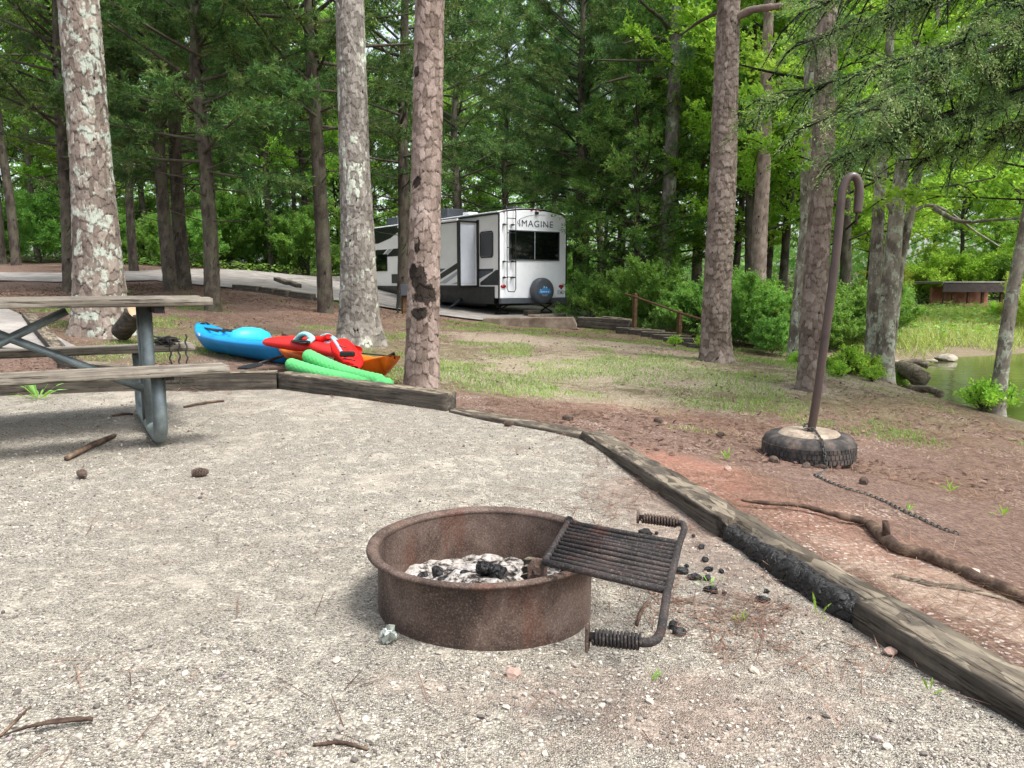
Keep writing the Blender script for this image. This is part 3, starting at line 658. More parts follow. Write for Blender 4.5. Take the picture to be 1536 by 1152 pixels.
mb.add(V, [(0, 1 + j, 1 + (j+1) % na) for j in range(na)] + [(1+i*na+j, 1+(i+1)*na+j, 1+(i+1)*na+(j+1) % na, 1+i*na+(j+1) % na) for i in range(5) for j in range(na)])
obj('concrete_fill', mb, M_CONC, lp, smooth=True)
M_POLE = plain('brown_paint', '#42342e', .38, .0, .5, .18, 9, .002)
tops = [at(u, v, 5.0) for u, v in [(1213, 668), (1226, 590), (1240, 490), (1252, 400), (1259, 330), (1261.5, 300), (1264, 284), (1270, 270), (1279, 264), (1286, 270), (1289, 284), (1288, 300), (1286, 320)]]
tops = np.array(tops); sm = [tops[0]]
for i in range(len(tops) - 1):
    p0, p1, p2, p3 = tops[max(i-1, 0)], tops[i], tops[i+1], tops[min(i+2, len(tops)-1)]
    for q in (.25, .5, .75, 1.0): sm.append(.5 * (2*p1 + (p2-p0)*q + (2*p0-5*p1+4*p2-p3)*q*q + (3*p1-p0-3*p2+p3)*q**3))
obj('pole_pipe', MB().tube(sm, .027, 20), M_POLE, lp, smooth=True)
e = tops[-1]; obj('hook', MB().tube([e + np.array([-.005, 0, .02]), e + np.array([-.005, 0, -.04]), e + np.array([.004, 0, -.055]), e + np.array([-.012, 0, -.07])], .007, 8), M_IRON, lp, smooth=True)
def links(path, size, wire):
    P = np.array(path, float); seg = np.r_[0, np.cumsum(np.linalg.norm(np.diff(P, axis=0), axis=1))]; n = int(seg[-1] / (size * .72)); m = MB()
    for i in range(n):
        s0 = i * size * .72; c = np.array([np.interp(s0, seg, P[:, k]) for k in range(3)]); c2 = np.array([np.interp(min(s0 + .02, seg[-1]), seg, P[:, k]) for k in range(3)])
        T = unit(c2 - c + 1e-9); N = unit(np.cross(T, [0.1, .2, 1])); B = np.cross(T, N)
        if i % 2: N, B = B, -N
        a = np.linspace(0, 2 * math.pi, 11)[:-1]; ring = c + np.cos(a)[:, None] * T * size / 2 + np.sin(a)[:, None] * N * size * .3
        ring = np.r_[ring, ring[:1]]; m.tube(ring, wire, 5, False)
    return m
path = [np.array([PX + .035 * math.cos(a), PY + .035 * math.sin(a), PZ + .235 + .01 * math.sin(a)]) for a in np.linspace(.5, 5.2, 12)]
path += [np.array([PX - .02, PY - .2, PZ + .215]), np.array([PX - .02, PY - .27, PZ + .19]), np.array([PX - .015, PY - .31, PZ + .1]), np.array([PX, PY - .325, PZ + .02])]
for u, v in [(1222, 716), (1245, 727), (1275, 738), (1300, 745), (1330, 757), (1355, 770), (1385, 784), (1410, 796), (1440, 806)]:
    q = gp(u, v); path.append(q + np.array([0, 0, .012]))
solo('chain', links(path, .030, .0029), M_CHAIN, 'steel chain wrapped round the pole and trailing over the pine straw', 'chain', smooth=True)

# ------------------------------------------------------------------ fallen branch, root, sticks, cones, litter
def m_bark_small():
    t = NT('branch_bark'); p = t.oco(); n = t.noise(t.map(p, (7, 7, 7)), 2, 6, .7); n2 = t.noise(p, 35, 3, .7)
    return t.pbr(t.ramp(n, [(.3, '#2f2520'), (.48, '#4b3d34'), (.6, '#695849'), (.72, '#8c7660')]), .9, 0, t.bump(t.math('ADD', n, n2), .6, .01), .15)
M_BARKS = m_bark_small()
def ground_path(pix, lift):
    return np.array([gp(u, v) + np.array([0, 0, lift]) for u, v in pix])
def smooth_path(P, k=5):
    P = np.array(P); out = []
    for i in range(len(P) - 1):
        p0, p1, p2, p3 = P[max(i-1, 0)], P[i], P[i+1], P[min(i+2, len(P)-1)]
        for q in np.linspace(0, 1, k, endpoint=False): out.append(.5 * (2*p1 + (p2-p0)*q + (2*p0-5*p1+4*p2-p3)*q*q + (3*p1-p0-3*p2+p3)*q**3))
    return np.array(out + [P[-1]])
def rough_tube(P, rads, k, seed, amt=.25):
    rads = np.interp(np.linspace(0, 1, len(P)), np.linspace(0, 1, len(rads)), rads)
    m = MB().tube(P, rads, k); V = m.arrays(); m.v = [V + (np.c_[vnoise(V * 25, seed), vnoise(V * 25, seed+1), vnoise(V * 25, seed+2)] - .5) * amt * 2 * np.repeat(rads, k)[:, None]]; return m
P1 = smooth_path(ground_path([(1112, 758), (1145, 762), (1190, 765), (1230, 773), (1262, 783), (1300, 792), (1325, 815), (1350, 832), (1390, 842), (1430, 860), (1480, 884), (1540, 908), (1580, 925)], .025))
mb = rough_tube(P1, [.006, .010, .011, .012, .013, .020, .026, .026, .026, .026, .025, .024, .022], 10, 3)
q = P1[len(P1) // 2 + 1]; mb2 = rough_tube(np.array([q, q + np.array([.0, .01, .05]), q + np.array([-.004, .012, .075])]), [.018, .014, .012], 8, 9)
o = solo('fallen_branch', mb, M_BARKS, 'long crooked fallen branch with a broken stub, lying on pine straw', 'branch', smooth=True)
obj('stub', MB().add(mb2.arrays() - np.array(o.location), mb2.f), M_BARKS, o, smooth=True, world=False)
P2 = smooth_path(ground_path([(1318, 862), (1350, 868), (1400, 880), (1450, 888), (1500, 900), (1545, 912)], -.006))
solo('tree_root', rough_tube(P2, [.008, .02, .024, .022, .02, .016], 9, 13, .3), W_DARK, 'mossy half-buried root just below the fallen branch', 'root', smooth=True)
def padp(u, v, lift=0):
    q = gp(u, v); return np.array([q[0], q[1], pz(q) + lift])
for a, b, r, lb in [((100, 690), (172, 658), .017, 'thick broken stick on the gravel in front of the table leg'), ((276, 613), (336, 603), .010, 'pale thin stick on the gravel near the back timber'), ((470, 1126), (553, 1134), .0045, 'dark stick lying in the gravel nearest the viewer'),
                    ((168, 628), (200, 624), .008, 'dark twig in the shade under the table'), ((955, 940), (972, 905), .006, 'black twig under the swung-out grate'), ((0, 1110), (46, 1066), .0035, 'thin dark twig beside the needle clump in the corner')]:
    A3, B3 = padp(*a, r * .8), padp(*b, r * .8); mid = (A3 + B3) / 2 + np.array([0, .012, r * .5])
    solo('stick', rough_tube(smooth_path([A3, mid, B3], 6), [r * .8, r, r * .7], 7, int(a[0]) + 3), M_BARKS, lb, 'stick', smooth=True)
def cone_mesh(L, r):
    m = MB(); rows = 11
    m.lathe([(0.001, 0), (r * .6, L * .1), (r * .8, L * .35), (r * .6, L * .7), (.001, L * .97)], 12)
    for i in range(rows):
        s = (i + .5) / rows; rr = r * math.sin(math.pi * min(.97, s * .8 + .16)) ** .8; z = s * L
        for j in range(9):
            a = (j + .5 * (i % 2)) * 2 * math.pi / 9; ca, sa = math.cos(a), math.sin(a)
            m.box((rr * ca * .92, rr * sa * .92, z), (r * .42, r * .6, L * .075), np.array([[ca, -sa, 0], [sa, ca, 0], [0, 0, 1]]) @ np.array([[.94, 0, -.34], [0, 1, 0], [.34, 0, .94]]), .6)
    return m
cone_me = mesh_from('pine_cone', cone_mesh(.09, .025), plain('cone_scales', '#5f5148', .85, 0, .2, .3, 25), False)
for i, (u, v, lb) in enumerate([(120, 715, 'pine cone on the gravel, left of the other one by the table'), (288, 716, 'pine cone on the gravel, right of the table leg'), (1164, 697, 'pine cone against the left side of the tyre'), (1238, 706, 'pine cone in front of the tyre beside the chain'),
        (1212, 703, 'pine cone between chain and left cone at the tyre'), (983, 633, 'pine cone on the straw beyond the sunken timber, farthest back'), (756, 640, 'pine cone beside the sunken timber near the pine'), (1296, 729, 'grey pine cone on the straw right of the tyre'), (858, 632, 'pine cone in the thin grass behind the sunken timber'), (1085, 655, 'pine cone on the straw left of the tyre')]):
    q = gp(u, v); zz = max(q[2], pz(q)) if i < 2 else q[2]
    o = bpy.data.objects.new('pine_cone', cone_me); COL.objects.link(o); o.location = (q[0], q[1], zz + .02)
    o.rotation_euler = (R(90), 0, R(i * 67 + 50)); s = .72 + .12 * (i % 3); o.scale = (s, s, s); tag(o, lb, 'pine cone', 'pine cones on the ground')
foil = plain('crumpled_foil', '#b6bdb4', .35, .6, .6, .2, 20); paper = plain('white_paper', '#e6e8ea', .8)
mb = MB().add(*rock(padp(585, 968, .02), (.05, .035, .05), 5, 3)); V = mb.arrays(); mb.v = [V + (np.c_[vnoise(V*90, 1), vnoise(V*90, 2), vnoise(V*90, 3)] - .5) * .03]
solo('crumpled_foil', mb, foil, 'crumpled scrap of foil on the gravel against the ring', 'litter')
c = padp(806, 972, .008); solo('paper_scrap', MB().box(c, (.026, .02, .0025), rotz(.3) @ np.array([[1, 0, 0], [0, .94, -.34], [0, .34, .94]])), paper, 'small white paper scrap at the foot of the ring', 'litter')
for i, (u, v, sz, lb) in enumerate([(1462, 861, .06, 'pale stone beside the thick end of the fallen branch'), (1335, 980, .05, 'pinkish stone at the foot of the timber, lower right'), (1375, 925, .05, 'tan stone between timber and mossy root'), (505, 998, .03, 'dark pebble left of the fire ring'), (1092, 705, .06, 'white flat stone on the red clay'),
        (373, 576, .06, 'grey rounded stone in the corner of the timbers'), (1130, 1008, .035, 'pink pebble in the gravel right of the ring'), (770, 1018, .06, 'flat grey stone in front of the fire ring')]):
    c = gp(u, v); c[2] = max(c[2], pz(c) if i in (1, 3, 5, 6, 7) else -9) + sz * .12
    solo('stone', MB().add(*rock(c, (sz * .85, sz * .65, sz * .4), 200 + i, 2)), plain('stone_%d' % (i % 3), ['#b7a898', '#9c8478', '#8b8884'][i % 3] if i != 4 else '#c9c6bf', .9, 0, .2, .2, 15, .01), lb, 'stone', smooth=False)
cp = [(1040, 805), (1052, 822), (1020, 862), (1030, 852), (1062, 858), (1041, 871), (1082, 860), (1060, 872), (1066, 890), (1086, 894), (1010, 940), (1018, 950), (985, 800), (978, 806), (968, 800), (1150, 890), (1190, 880), (1145, 905), (1105, 820), (1058, 842)]
charcoal_me = [mesh_from('charcoal_lump', MB().add(*rock((0, 0, 0), (.05, .035, .03), 300 + i, 2)), M_CHAR) for i in range(4)]
for i, (u, v) in enumerate(cp):
    c = padp(u, v, .008); o = bpy.data.objects.new('charcoal_lump', charcoal_me[i % 4]); COL.objects.link(o); o.location = c; o.rotation_euler = (0, 0, i * 1.3)
    s = .45 + .28 * (i % 3); o.scale = (s, s, s); tag(o, 'black charcoal lump scattered on the gravel between ring and burnt timber', 'charcoal', 'charcoal lumps between ring and timber')

# ------------------------------------------------------------------ kayaks and gear
def kayak_mesh(L, W, H, mat, name, deckc=None):
    n = 40; k = 28; V = []
    for i in range(n):
        s = i / (n-1); e = math.sin(math.pi * min(1, max(0, s * .94 + .03))) ; w = W / 2 * max(.05, e ** .5); rise = .05 * abs(2 * s - 1) ** 4
        hb = H * (.86 + .14 * (abs(2 * s - 1) ** 2)) ; x = (s - .5) * L
        for j in range(k):
            a = 2 * math.pi * j / k; c_, s_ = math.cos(a), math.sin(a); q = (abs(c_) ** 3.4 + abs(s_) ** 3.4) ** (-1 / 3.4)
            y = w * q * c_; z = (s_ * q)
            zz = rise * (z + 1) / 2 + (hb * .7 + (hb * .3 * z if z > 0 else hb * .7 * z)) + (.45 * hb * (1 - z) / 2 * max(0, abs(2 * s - 1) - .7) / .3)
            if z > 0 and .22 < s < .80: zz -= min(1, (s - .22) / .06, (.80 - s) / .06) * .10 * max(0, 1 - (abs(y) / (w * .72)) ** 6)
            V.append((x + math.copysign(.16, .5 - s) * max(0, abs(2 * s - 1) - .7) / .3 * (1 - z) / 2, y * (1 if z > .0 else 1 + .5 * z), zz))
    F = [(i*k+j, (i+1)*k+j, (i+1)*k+(j+1) % k, i*k+(j+1) % k) for i in range(n-1) for j in range(k)] + [tuple(range(k)), tuple(range((n-1)*k, n*k))[::-1]]
    return MB().add(V, [f[::-1] for f in F])
def m_plastic(name, c, rough=.38):
    t = NT(name); p = t.oco(); n = t.noise(p, 3, 4, .6); d = t.noise(p, 26, 4, .75)
    col = lin(c); c2 = tuple(x * .82 for x in col[:3]) + (1,)
    return t.pbr(t.mix(t.math('MULTIPLY', t.rng(d, .62, .74), .25), t.mix(t.rng(n, .4, .65), col, c2), '#8a8378'), t.rng(d, .3, .7, rough, rough + .2), 0, t.bump(d, .12, .004), .5)
M_BLUE, M_ORANGE, M_RED, M_GREEN = m_plastic('blue_plastic', '#0f8fd2'), m_plastic('orange_plastic', '#f07708'), m_plastic('red_plastic', '#d81f1a', .45), m_plastic('green_foam', '#52ad62', .85)
M_LBLUE = m_plastic('light_blue_plastic', '#29b4e0'); M_BLACK = plain('black_rubber', '#171717', .55, 0, .4, .1)
M_TEAL = plain('teal_cloth', '#8fc3c4', .9, 0, .1, .15, 25, .004); M_GREYC = plain('grey_cloth', '#93a3b5', .85, 0, .1, .15, 30, .004); M_REDC = plain('red_cloth', '#d3221f', .8, 0, .15, .18, 18, .006)
def kayak(name, p0, p1, W, H, label, mat, tilt=0, pitch=0):
    p0 = np.array(p0); p1 = np.array(p1); c = (p0 + p1) / 2; d = p1 - p0; L = np.linalg.norm(d[:2])
    t_ = thing(name, label, 'kayak', c); t_.rotation_euler = (R(tilt), -math.atan2(d[2], L), math.atan2(d[1], d[0]))
    obj('hull', kayak_mesh(L, W, H, mat, name), mat, t_, smooth=True, world=False)
    return t_, L
p0 = at(302, 545, 9.3); p0[2] = g(*p0[:2]) + .0; p1 = at(462, 545, 8.1); p1[2] = g(*p1[:2])
ky, L = kayak('kayak', p0, p1, .74, .27, 'blue sit-on kayak lying behind the timber, bow toward the table', M_BLUE, tilt=-6)
obj('seat_back', MB().add(*(lambda m: (m.arrays() * np.array([.6, 1.15, .62]) , m.f))(MB().lathe([(.001, .2), (.1, .19), (.2, .12), (.24, 0), (.22, -.1), (.001, -.1)], 20))), M_LBLUE, ky, smooth=True, world=False)
ky.children[-1].location = (-.02, 0, .22)
for k_, (xa, ya, xb, yb) in enumerate([(-.72, -.14, -.28, .2), (-.72, .14, -.28, -.2), (-.76, -.12, -.25, -.27), (-.76, .12, -.25, .27), (-.6, -.2, -.6, .2), (-.45, -.25, -.45, .25)]):
    pts = [((xa + (xb - xa) * s), ya + (yb - ya) * s, .27 - .01 * s) for s in np.linspace(0, 1, 5)]
    obj('bungee_cord', MB().tube(pts, .010, 6), M_BLACK, ky, smooth=True, world=False)
obj('bow_handle', MB().tube([(-L/2 + .05, -.06, .30), (-L/2 + .08, 0, .33), (-L/2 + .05, .06, .30)], .012, 8), M_BLACK, ky, smooth=True, world=False)
obj('decal', MB().box((-L/2 + .42, -.30, .20), (.17, .004, .03), rotz(-.38)), paper, ky, world=False)
p0 = at(588, 566, 6.95); p0[2] = g(*p0[:2]); p1 = at(424, 545, 8.6); p1[2] = g(*p1[:2]) + .02
ko, L2 = kayak('kayak', p0, p1, .66, .22, 'orange kayak half buried under red gear behind the timber', M_ORANGE, tilt=4)
obj('bow_handle', MB().tube([(-L2/2 + .06, -.05, .24), (-L2/2 + .0, 0, .29), (-L2/2 + .06, .05, .24)], .014, 8), M_BLACK, ko, smooth=True, world=False)
for xx in (-.62, .45): obj('bungee_cord', MB().tube([(xx, -.28, .215), (xx + .05, 0, .235), (xx, .28, .215)], .008, 6), M_BLACK, ko, smooth=True, world=False)
obj('decal', MB().box((-L2/2 + .62, .30, .15), (.11, .006, .09), rotz(.25)), paper, ko, world=False)
def lofted(pts, ws, hs, k=16, seed=0, amt=.02):
    pts = np.array(pts); n = len(pts); T = np.gradient(pts, axis=0); T = unit(T); V = []
    for i in range(n):
        S = unit(np.cross(T[i], [0, 0, 1])); U = np.cross(S, T[i])
        for j in range(k):
            a = 2 * math.pi * j / k; c_, s_ = math.cos(a), math.sin(a); q = (abs(c_)**2.5 + abs(s_)**2.5) ** (-1/2.5)
            V.append(pts[i] + S * ws[i] * q * c_ + U * hs[i] * q * s_)
    V = np.array(V); V += (np.c_[vnoise(V*9, seed), vnoise(V*9, seed+1), vnoise(V*9, seed+2)] - .5) * amt * 2
    return MB().add(V, [(i*k+j, (i+1)*k+j, (i+1)*k+(j+1) % k, i*k+(j+1) % k)[::-1] for i in range(n-1) for j in range(k)] + [tuple(range(k)), tuple(range((n-1)*k, n*k))[::-1]])
def lp_(px_list, Y0, Y1): 
    n = len(px_list); return [at(u, v, Y0 + (Y1 - Y0) * i / (n-1)) for i, (u, v) in enumerate(px_list)]
P = smooth_path(lp_([(409, 511), (425, 513), (455, 516), (490, 521), (522, 528)], 7.75, 7.15), 4); n = len(P); s = np.linspace(0, 1, n)
solo('foam_float', lofted(P, .05 + .14 * np.minimum(1, s * 4) ** .5, .02 + .045 * np.minimum(1, s * 3) ** .6, 18, 3, .006), M_RED, 'smooth red float with a rounded end lying on the orange kayak', 'float', smooth=True)
# red life vests: two padded panels hanging down over the side, with belt and buckle
lv = thing('life_vest', 'red life vest draped over the orange kayak, black buckle at its end', 'life vest', at(515, 550, 6.95))
for lst, nm, Y0 in (([(503, 512), (508, 524), (514, 536), (524, 546), (532, 552)], 'vest_panel', 6.85), ([(512, 510), (522, 520), (531, 533), (535, 545), (534, 552)], 'vest_panel', 6.98)):
    P = smooth_path(lp_(lst, Y0 + .1, Y0 - .1), 4); n = len(P); s = np.linspace(0, 1, n)
    obj(nm, lofted(P, .035 + .035 * np.sin(s * math.pi) ** .5, .02 + .025 * np.sin(s * math.pi) ** .5, 14, 7, .012), M_REDC, lv, smooth=True)
P = smooth_path(lp_([(497, 505), (505, 515), (512, 527), (518, 536)], 6.72, 6.68), 4)
obj('shoulder_strap', lofted(P, np.full(len(P), .022), np.full(len(P), .008), 10, 2, .003), M_GREYC, lv, smooth=True)
obj('buckle', MB().add(*(lambda m: (m.arrays(), m.f))(MB().box(at(521, 531, 6.66), (.13, .05, .05), rotz(-.1)))), M_BLACK, lv, bevel=.012)
for lst in ([(506, 518), (512, 519), (519, 522)], [(515, 538), (524, 539), (533, 541)]):
    P = smooth_path(lp_(lst, 6.72, 6.72), 4); obj('webbing_strap', lofted(P, np.full(len(P), .014), np.full(len(P), .006), 8, 2, .001), M_BLACK, lv, smooth=True)
lv2 = thing('life_vest', 'pale teal and grey life vest heaped on top of the red float', 'life vest', at(470, 515, 7.3))
for lst, mt, w_ in (([(446, 510), (452, 503), (462, 502), (468, 508), (462, 513)], M_TEAL, .035), ([(462, 512), (474, 508), (486, 508), (494, 504)], M_REDC, .04), ([(484, 505), (492, 503), (500, 507), (504, 514)], M_TEAL, .03), ([(468, 515), (482, 514), (494, 513)], M_GREYC, .03)):
    P = smooth_path(lp_(lst, 7.35, 7.2), 5); obj('vest_panel', lofted(P, np.full(len(P), w_), np.full(len(P), w_ * .6), 12, 5, .014), mt, lv2, smooth=True)
def paddle(a, b, label, blade=True):
    a = np.array(a); b = np.array(b); m = MB().tube([a, b], .014, 10); V = m.arrays(); base = (a + b) / 2
    t_ = thing('paddle', label, 'paddle', base); obj('shaft', m, M_BLACK, t_, smooth=True)
    d = unit(b - a); P = [b + d * s for s in np.linspace(0, .42, 8)]
    obj('blade', lofted(P, .02 + .07 * np.sin(np.linspace(.1, math.pi * .93, 8)) ** .6, np.full(8, .008), 12, 1, .001), M_BLACK, t_, smooth=True)
paddle(at(424, 502, 8.6), at(446, 510, 7.4), 'black paddle under the teal vest on the red float')
q0 = at(388, 548, 7.15); q1 = at(424, 534, 7.9); q0[2] += .015
paddle(q1, q0, 'black paddle slanting down between the blue and orange kayaks')
def noodle(a, b, r, label):
    a = np.array(a); b = np.array(b); L = np.linalg.norm(b - a); T = (b - a) / L; N = unit(np.cross(T, [0, 0, 1])); B = np.cross(N, T); nn, k = int(L / .014), 48; V = []
    s = np.linspace(0, 1, nn)
    for i in range(nn):
        for j in range(k):
            th = 2 * math.pi * j / k; x = s[i] * L
            e = abs(math.sin(x * 52 + th * 5)) * abs(math.sin(x * 52 - th * 5)); rr = r * (1 - .09 * (1 - e ** .5)) * min(1, .75 + 12 * min(s[i], 1 - s[i]))
            V.append(a + T * x + rr * (math.cos(th) * N + math.sin(th) * B) + np.array([0, 0, -.03 * math.sin(math.pi * s[i])]))
    m = MB().add(V, [(i*k+j, i*k+(j+1) % k, (i+1)*k+(j+1) % k, (i+1)*k+j)[::-1] for i in range(nn-1) for j in range(k)] + [tuple(range(k)), tuple(range((nn-1)*k, nn*k))[::-1]])
    solo('foam_noodle', m, M_GREEN, label, 'noodle', smooth=True, group='green foam noodles behind the timber')
noodle(at(460, 533, 6.75), at(572, 573, 6.1), .064, 'thick green foam noodle with diamond embossing, upper of the two')
noodle(at(433, 546, 6.65), at(585, 578, 6.05), .060, 'thick green foam noodle lying lower, against the timber')
# ------------------------------------------------------------------ travel trailer
M_WHITE = plain('trailer_white', '#f1f3f6', .35, 0, .5, .03, 2); M_CREAM = plain('trailer_side', '#e8e6e2', .4, 0, .5, .04, 2); M_BLK = plain('trailer_black', '#101113', .4, 0, .5, .1)
M_GRY = plain('trailer_grey', '#4b4f55', .5, 0, .4, .08); M_LGRY = plain('trailer_light_grey', '#a3a7ac', .5, 0, .4, .05); M_REDL = plain('red_lens', '#a3121a', .25, 0, .6, .1)
M_GLASS = NT('dark_glass').pbr('#0c100e', .06, 0, None, .6); M_CHROME = plain('aluminium_trim', '#b8bbbd', .35, .8, .5, .05)
RVP = np.array([-.38, 22.0, .06]); RVA = R(35)
rv = thing('travel_trailer', 'white travel trailer with black stripes, parked behind the pines', 'trailer', RVP, RVA)
W_, LN = 2.44, 10.2
ZB, ZT = .50, 2.90
def rob(name, mb, mat, parent=None, **k): 
    return obj(name, mb, mat, parent or rv, world=False, **k)
def roofz(x): return ZT + .14 * (1 - ((x - W_/2) / (W_/2)) ** 2)
prof = [(0, ZB), (W_, ZB)] + [(x, roofz(x)) for x in np.linspace(W_, 0, 13)]
mb = MB().prism(prof, (0, 0, 0), (1, 0, 0), (0, 0, 1), (0, LN, 0)); rob('body', mb, M_CREAM, bevel=.02)
prof2 = [(.03, ZB + .0), (W_ - .03, ZB + .0)] + [(x, roofz(x) - .03) for x in np.linspace(W_ - .03, .03, 13)]
rob('rear_panel', MB().prism(prof2, (0, -.03, 0), (1, 0, 0), (0, 0, 1), (0, .03, 0)), M_WHITE, bevel=.012)
edge = [(0, ZB)] + [(x, roofz(x)) for x in np.linspace(0, W_, 15)] + [(W_, ZB)]
rob('corner_trim', MB().tube([(x, -.012, z) for x, z in edge], .022, 6), M_BLK)
rob('roof', MB().prism([(x, roofz(x) + .004) for x in np.linspace(-.02, W_ + .02, 15)] + [(x, roofz(x) + .03) for x in np.linspace(W_ + .02, -.02, 15)], (0, .02, 0), (1, 0, 0), (0, 0, 1), (0, LN - .02, 0)), M_WHITE)
rob('roof_gutter', MB().box((-.018, LN / 2, ZT - .03), (.04, LN, .05)), M_BLK)
rob('skirt', MB().box((-.006, LN / 2 + .1, .58), (.06, LN - .2, .50)), M_BLK)
rob('chassis', MB().box((W_ / 2, LN / 2 + .3, .36), (W_ - .5, LN - 1.4, .22)), M_BLK)
rob('bumper', MB().box((W_ / 2, -.05, .42), (W_ - .02, .12, .15)), M_GRY, bevel=.015)
def rear(cx, cy): x = (cx - 930) / 430 * W_; return x, .515 + (727 - cy) / (555 - 30 * x / W_) * 2.48
def side(y0, y1, z0, z1, mat, name, d=.012, parent=None, x=0):
    return rob(name, MB().box((x - d / 2, (y0 + y1) / 2, (z0 + z1) / 2), (d, abs(y1 - y0), z1 - z0)), mat, parent)
def sidepoly(poly, mat, name, x=0, d=.008, lab=None):
    o = rob(name, MB().prism(poly, (x, 0, 0), (0, 1, 0), (0, 0, 1), (-d, 0, 0)), mat)
    if lab: o['label'] = lab
    return o
# rear window
x0_, z0_ = rear(990, 487); x1_, z1_ = rear(1306, 322)
wn = rob('rear_window', MB().box(((x0_ + x1_) / 2, -.038, (z0_ + z1_) / 2), (x1_ - x0_, .02, z1_ - z0_)), M_GLASS, bevel=.008)
fw = .028
fr_ = MB()
for c, s in ((((x0_+x1_)/2, -.045, z0_), (x1_-x0_+fw, .03, fw)), (((x0_+x1_)/2, -.045, z1_), (x1_-x0_+fw, .03, fw)), ((x0_, -.045, (z0_+z1_)/2), (fw, .028, z1_-z0_-fw)), ((x1_, -.045, (z0_+z1_)/2), (fw, .028, z1_-z0_-fw))): fr_.box(c, s)
rob('frame', fr_, M_GRY, wn); rob('mullion', MB().box(((x0_+x1_)/2, -.05, (z0_+z1_)/2), (.02, .012, z1_-z0_-fw)), M_LGRY, wn)
# lettering
def text_mesh(txt, size, sx=1, depth=.004):
    cu = bpy.data.curves.new('lettering', 'FONT'); cu.body = txt; cu.size = size; cu.extrude = depth; cu.space_character = 1.12
    o = bpy.data.objects.new('lettering', cu); COL.objects.link(o); bpy.context.view_layer.update()
    me = bpy.data.meshes.new_from_object(o.evaluated_get(bpy.context.evaluated_depsgraph_get())); bpy.data.objects.remove(o)
    V = np.array([v.co[:] for v in me.vertices]); V[:, 0] *= sx; me.vertices.foreach_set('co', V.astype(np.float32).ravel()); return me, V
me, V = text_mesh('IMAGINE', .27)
xa, za = rear(1052, 278); xb, zb = rear(1266, 236); sc_ = (xb - xa) / (V[:, 0].max() - V[:, 0].min()); szz = .185 / (V[:, 1].max() - V[:, 1].min())
me.materials.append(M_GRY); lo = bpy.data.objects.new('lettering', me); COL.objects.link(lo); lo.parent = rv
lo.rotation_euler = (R(90), 0, 0); lo.scale = (sc_, szz, 1); lo.location = (xa - V[:, 0].min() * sc_, -.036, za - .012); lo['label'] = 'dark letters reading IMAGINE'
pts = [(rear(1150 + 108 * math.cos(a), 246 - 34 * math.sin(a) - 8 * math.cos(a))) for a in np.linspace(R(50), R(215), 26)]
rob('swoosh', MB().tube([(x, -.032, z) for x, z in pts], np.r_[.003, np.linspace(.006, .016, 24), .004], 6), M_LGRY)
pts = [(rear(1235 + 40 * math.cos(a), 272 - 10 * math.sin(a))) for a in np.linspace(R(200), R(340), 12)]
rob('swoosh', MB().tube([(x, -.032, z) for x, z in pts], .008, 6), M_LGRY)
# ladder
xl, xr = rear(966, 0)[0], rear(1019, 0)[0]; zt_ = roofz(.3) + .16; zb_ = rear(990, 690)[1]
lad = rob('ladder', MB().tube([(xl, .12, zt_ - .1), (xl, .0, zt_), (xl, -.10, zt_ - .05), (xl, -.13, zt_ - .2), (xl, -.13, zb_ + .09), ((xl*.85+xr*.15), -.13, zb_ + .01), ((xl*.15+xr*.85), -.13, zb_), (xr, -.13, zb_ + .09), (xr, -.13, zt_ - .2), (xr, -.10, zt_ - .05), (xr, .0, zt_), (xr, .12, zt_ - .1)], .013, 8), M_BLK, smooth=True)
for cy_ in (233, 323, 413, 503, 597): z = rear(990, cy_)[1]; rob('rung', MB().tube([(xl, -.13, z), (xr, -.13, z)], .012, 8), M_BLK, lad, smooth=True)
for cy_ in (272, 500, 600):
    z = rear(990, cy_)[1]
    for x in (xl - .07, xr - .09): rob('standoff', MB().tube([(x, -.03, z), (x, -.13, z)], .028, 8).tube([(x, -.12, z), (x + .09, -.13, z)], .012, 6), M_BLK, lad)
# spare wheel
xs_, zs_ = rear(1178, 686); sp = rob('spare_wheel_cover', MB().lathe([(.001, .27), (.30, .27), (.355, .25), (.38, .2), (.38, .06), (.34, .0), (.001, 0)], 48, (xs_, -.04, zs_), False, [[1, 0, 0], [0, 0, -1], [0, -1, 0]]), M_GRY, smooth=True, autosmooth=50)
M_BLUEL = plain('emblem_blue', '#3f86c4', .5); M_PALE = plain('emblem_pale', '#b9d4e6', .5); M_PLATE = plain('number_plate', '#c9cdd2', .5)
mt = [(-.23, -.05), (-.16, .04), (-.11, .02), (-.03, .13), (.02, .08), (.06, .11), (.13, .03), (.17, .05), (.24, -.05), (.2, -.10), (-.2, -.10)]
rob('emblem', MB().prism(mt, (xs_, -.312, zs_ + .02), (1, 0, 0), (0, 0, 1), (0, -.006, 0)), M_BLUEL, sp)
for p in ([(-.05, .085), (-.03, .125), (.0, .09), (-.02, .07)], [(.04, .085), (.06, .106), (.09, .075), (.065, .06)], [(-.17, .0), (-.155, .032), (-.125, .012), (-.14, -.01)]): rob('snow_cap', MB().prism(p, (xs_, -.319, zs_ + .02), (1, 0, 0), (0, 0, 1), (0, -.003, 0)), M_PALE, sp)
for (dx, dz, w__, h__) in ((0, -.045, .33, .04), (0, -.135, .22, .014), (0, -.165, .15, .010)):
    for q in range(5):
        rob('emblem_strip', MB().box((xs_ + dx + (q - 2) * w__ / 5, -.3205, zs_ + dz + .02), (w__ / 5 * .7, .003, h__)), M_PALE, sp)
